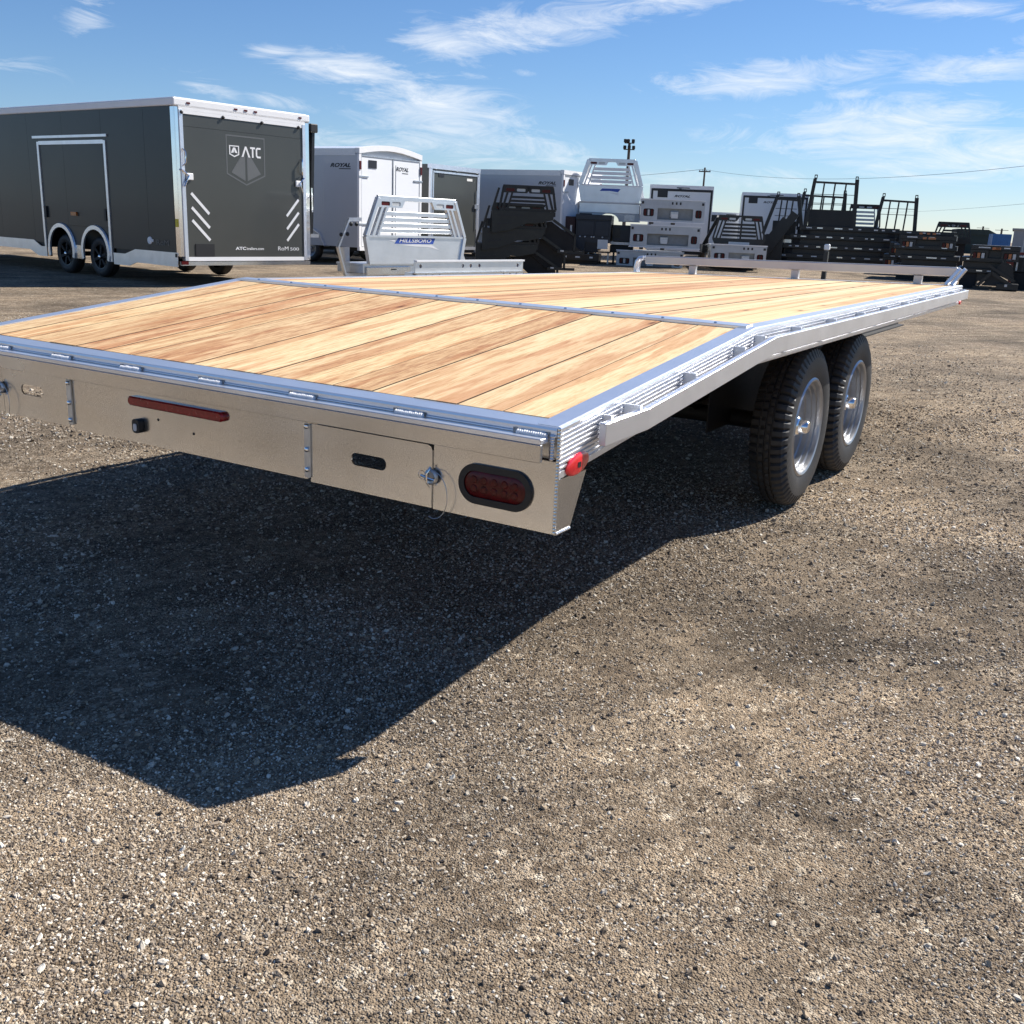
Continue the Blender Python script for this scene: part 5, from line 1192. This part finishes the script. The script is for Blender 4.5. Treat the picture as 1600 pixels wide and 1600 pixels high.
# the small black rack bed in the middle distance
T = empty('truck_bed', (*off(S0, azs, 2.30, 1.6), .0), R(azs), 'small black truck bed with slatted rack behind the low silver service body', 'truck bed')
MB().box(-.3, 1.75, .1, 2.2, .45, .70).build('deck', BLACKM, T, bevel=.01); MB().box(0, 1.5, .3, 2.0, .0, .45).build('stand', UNDER, T)
slat_rack(T, 1.62, .72, 1.62, BLACKP, y=.06, slats=4, taper=.16, solid=.22)
MB().bar((.12, .1, 1.58), (-.25, .6, .7), .10, .16, (0,1,0)).build('rack_wing', BLACKP, T); MB().box(.5, 1.15, .0, .02, .75, .83).build('pale_sticker', CLEARL, T)
# ================================================================ far background
def power_pole(P, h, r, label, arms, rz=0):
    T = empty('power_pole', (P[0], P[1], 0), rz, label, 'pole')
    MB().tube([(0, 0, 0), (0, 0, h*.5), (0, 0, h)], [r, r*.85, r*.7], 10).build('shaft', POLEW, T, smooth=True)
    for z, w in arms: MB().box(-.05, .05, -w, w, z-.06, z+.06).build('crossarm', POLEW, T)
    return T
T = empty('floodlight_mast', (78.1, 37.2, 0), R(25.5), 'tall thin mast with a cluster of dark floodlights above the silver rack', 'mast')
MB().tube([(0, 0, 0), (0, 0, 7.7)], [.16, .11], 10).build('shaft', POLEW, T, smooth=True)
MB().box(-.05, .05, -.45, .45, 7.15, 7.22).build('crossarm', UNDER, T); MB().box(-.05, .05, -.4, .4, 7.65, 7.72).build('crossarm', UNDER, T)
for y, z in ((-.36, 7.22), (0, 7.22), (.36, 7.22), (-.3, 7.72), (.1, 7.72), (.34, 7.72)): MB().box(-.28, .04, y-.13, y+.13, z, z+.26).build('floodlight', RUBBERB, T, bevel=.03)
pp = power_pole((105.9, 41.4), 7.45, .13, 'wooden power pole with crossarm behind the middle white trailer', ((7.05, .62),), R(21))
for y in (-.55, -.2, .2, .55): MB().lathe([(.05, 0), (.04, .12), (0, .14)], (0, y, 7.11), 8, 'z').build('insulator', STEEL, pp)
power_pole((335.3, 43.3), 5.1, .35, 'farthest power pole on the horizon above the dark green building', ((4.6, 1.7),), R(5))
power_pole((281.5, 31.9), 4.1, .3, 'far power pole on the horizon above the blue container', ((3.7, 1.5),), R(5))
def wire(pts, r, label):
    o = MB().tube(pts, r, 5).build('overhead_wire', DECALK, None, smooth=True); tag(o, label, 'wire')
def cat_pts(a, b, sag, n=40):
    return [(a[0]+(b[0]-a[0])*t, a[1]+(b[1]-a[1])*t, a[2]+(b[2]-a[2])*t-sag*4*t*(1-t)) for t in [i/n for i in range(n+1)]]
wire([(105.9-39.2*t, 41.4-35.8*t, 7.25-5.23*t+3.52*t*t) for t in [i/30*1.3 for i in range(31)]], .012, 'upper overhead wire sagging from the wooden pole over the tall black racks')
wire(cat_pts((105.9, 41.4, 7.3), (160.0, 110.0, 9.0), 1.0), .02, 'overhead wire running left from the wooden pole behind the silver rack')
wire(cat_pts((180.0, 38.0, 5.0), (60.0, .2, 3.8), .25), .010, 'lower faint overhead wire right of the second tube rack')
def simple_house(name, P, az, Wd, Dp, h, roofh, m, label, cat):
    T = empty(name, (P[0], P[1], 0), R(az), label, cat)
    MB().box(0, Wd, 0, Dp, 0, h).build('wall', m, T)
    if roofh: MB().hexa([(-.1, -.1, h), (Wd+.1, -.1, h), (Wd+.1, Dp+.1, h), (-.1, Dp+.1, h)], [(-.1, -.1, h+.05), (Wd*.62, -.1, h+roofh), (Wd*.62, Dp+.1, h+roofh), (-.1, Dp+.1, h+.05)]).build('roof', m, T)
    return T
T = simple_house('shed', (99.0, 14.2), -78, 3.4, 8, 1.62, 0, GREENB, 'low dark green shed on the skyline right of the slatted rack', 'shed')
MB().hexa([(-.1, -.1, 1.62), (3.5, -.1, 1.62), (3.5, 8.1, 1.62), (-.1, 8.1, 1.62)], [(-.1, -.1, 2.10), (2.5, -.1, 2.10), (2.5, 8.1, 2.10), (-.1, 8.1, 2.10)]).build('roof', GREENB, T)
T = simple_house('shipping_container', (88.5, 10.0), -80, 1.35, 6, 1.72, 0, BLUEC, 'bright blue container on the skyline', 'container')
for k in range(8): MB().box(.06+k*.16, .12+k*.16, -.03, -.001, .1, 1.6).build('corrugation', BLUEC, T)
T = simple_house('warehouse', (66.5, 6.2), -84, 9.0, 12, 1.86, 0, GREYB, 'light grey building cut by the right edge of the picture', 'building')
MB().box(-.1, 9.1, -.1, 12, 1.861, 1.95).build('roof', GREYB, T)
for k in range(7): MB().box(.6+k*1.2, .63+k*1.2, -.02, -.001, 0, 1.86).build('cladding_joint', STEEL, T)
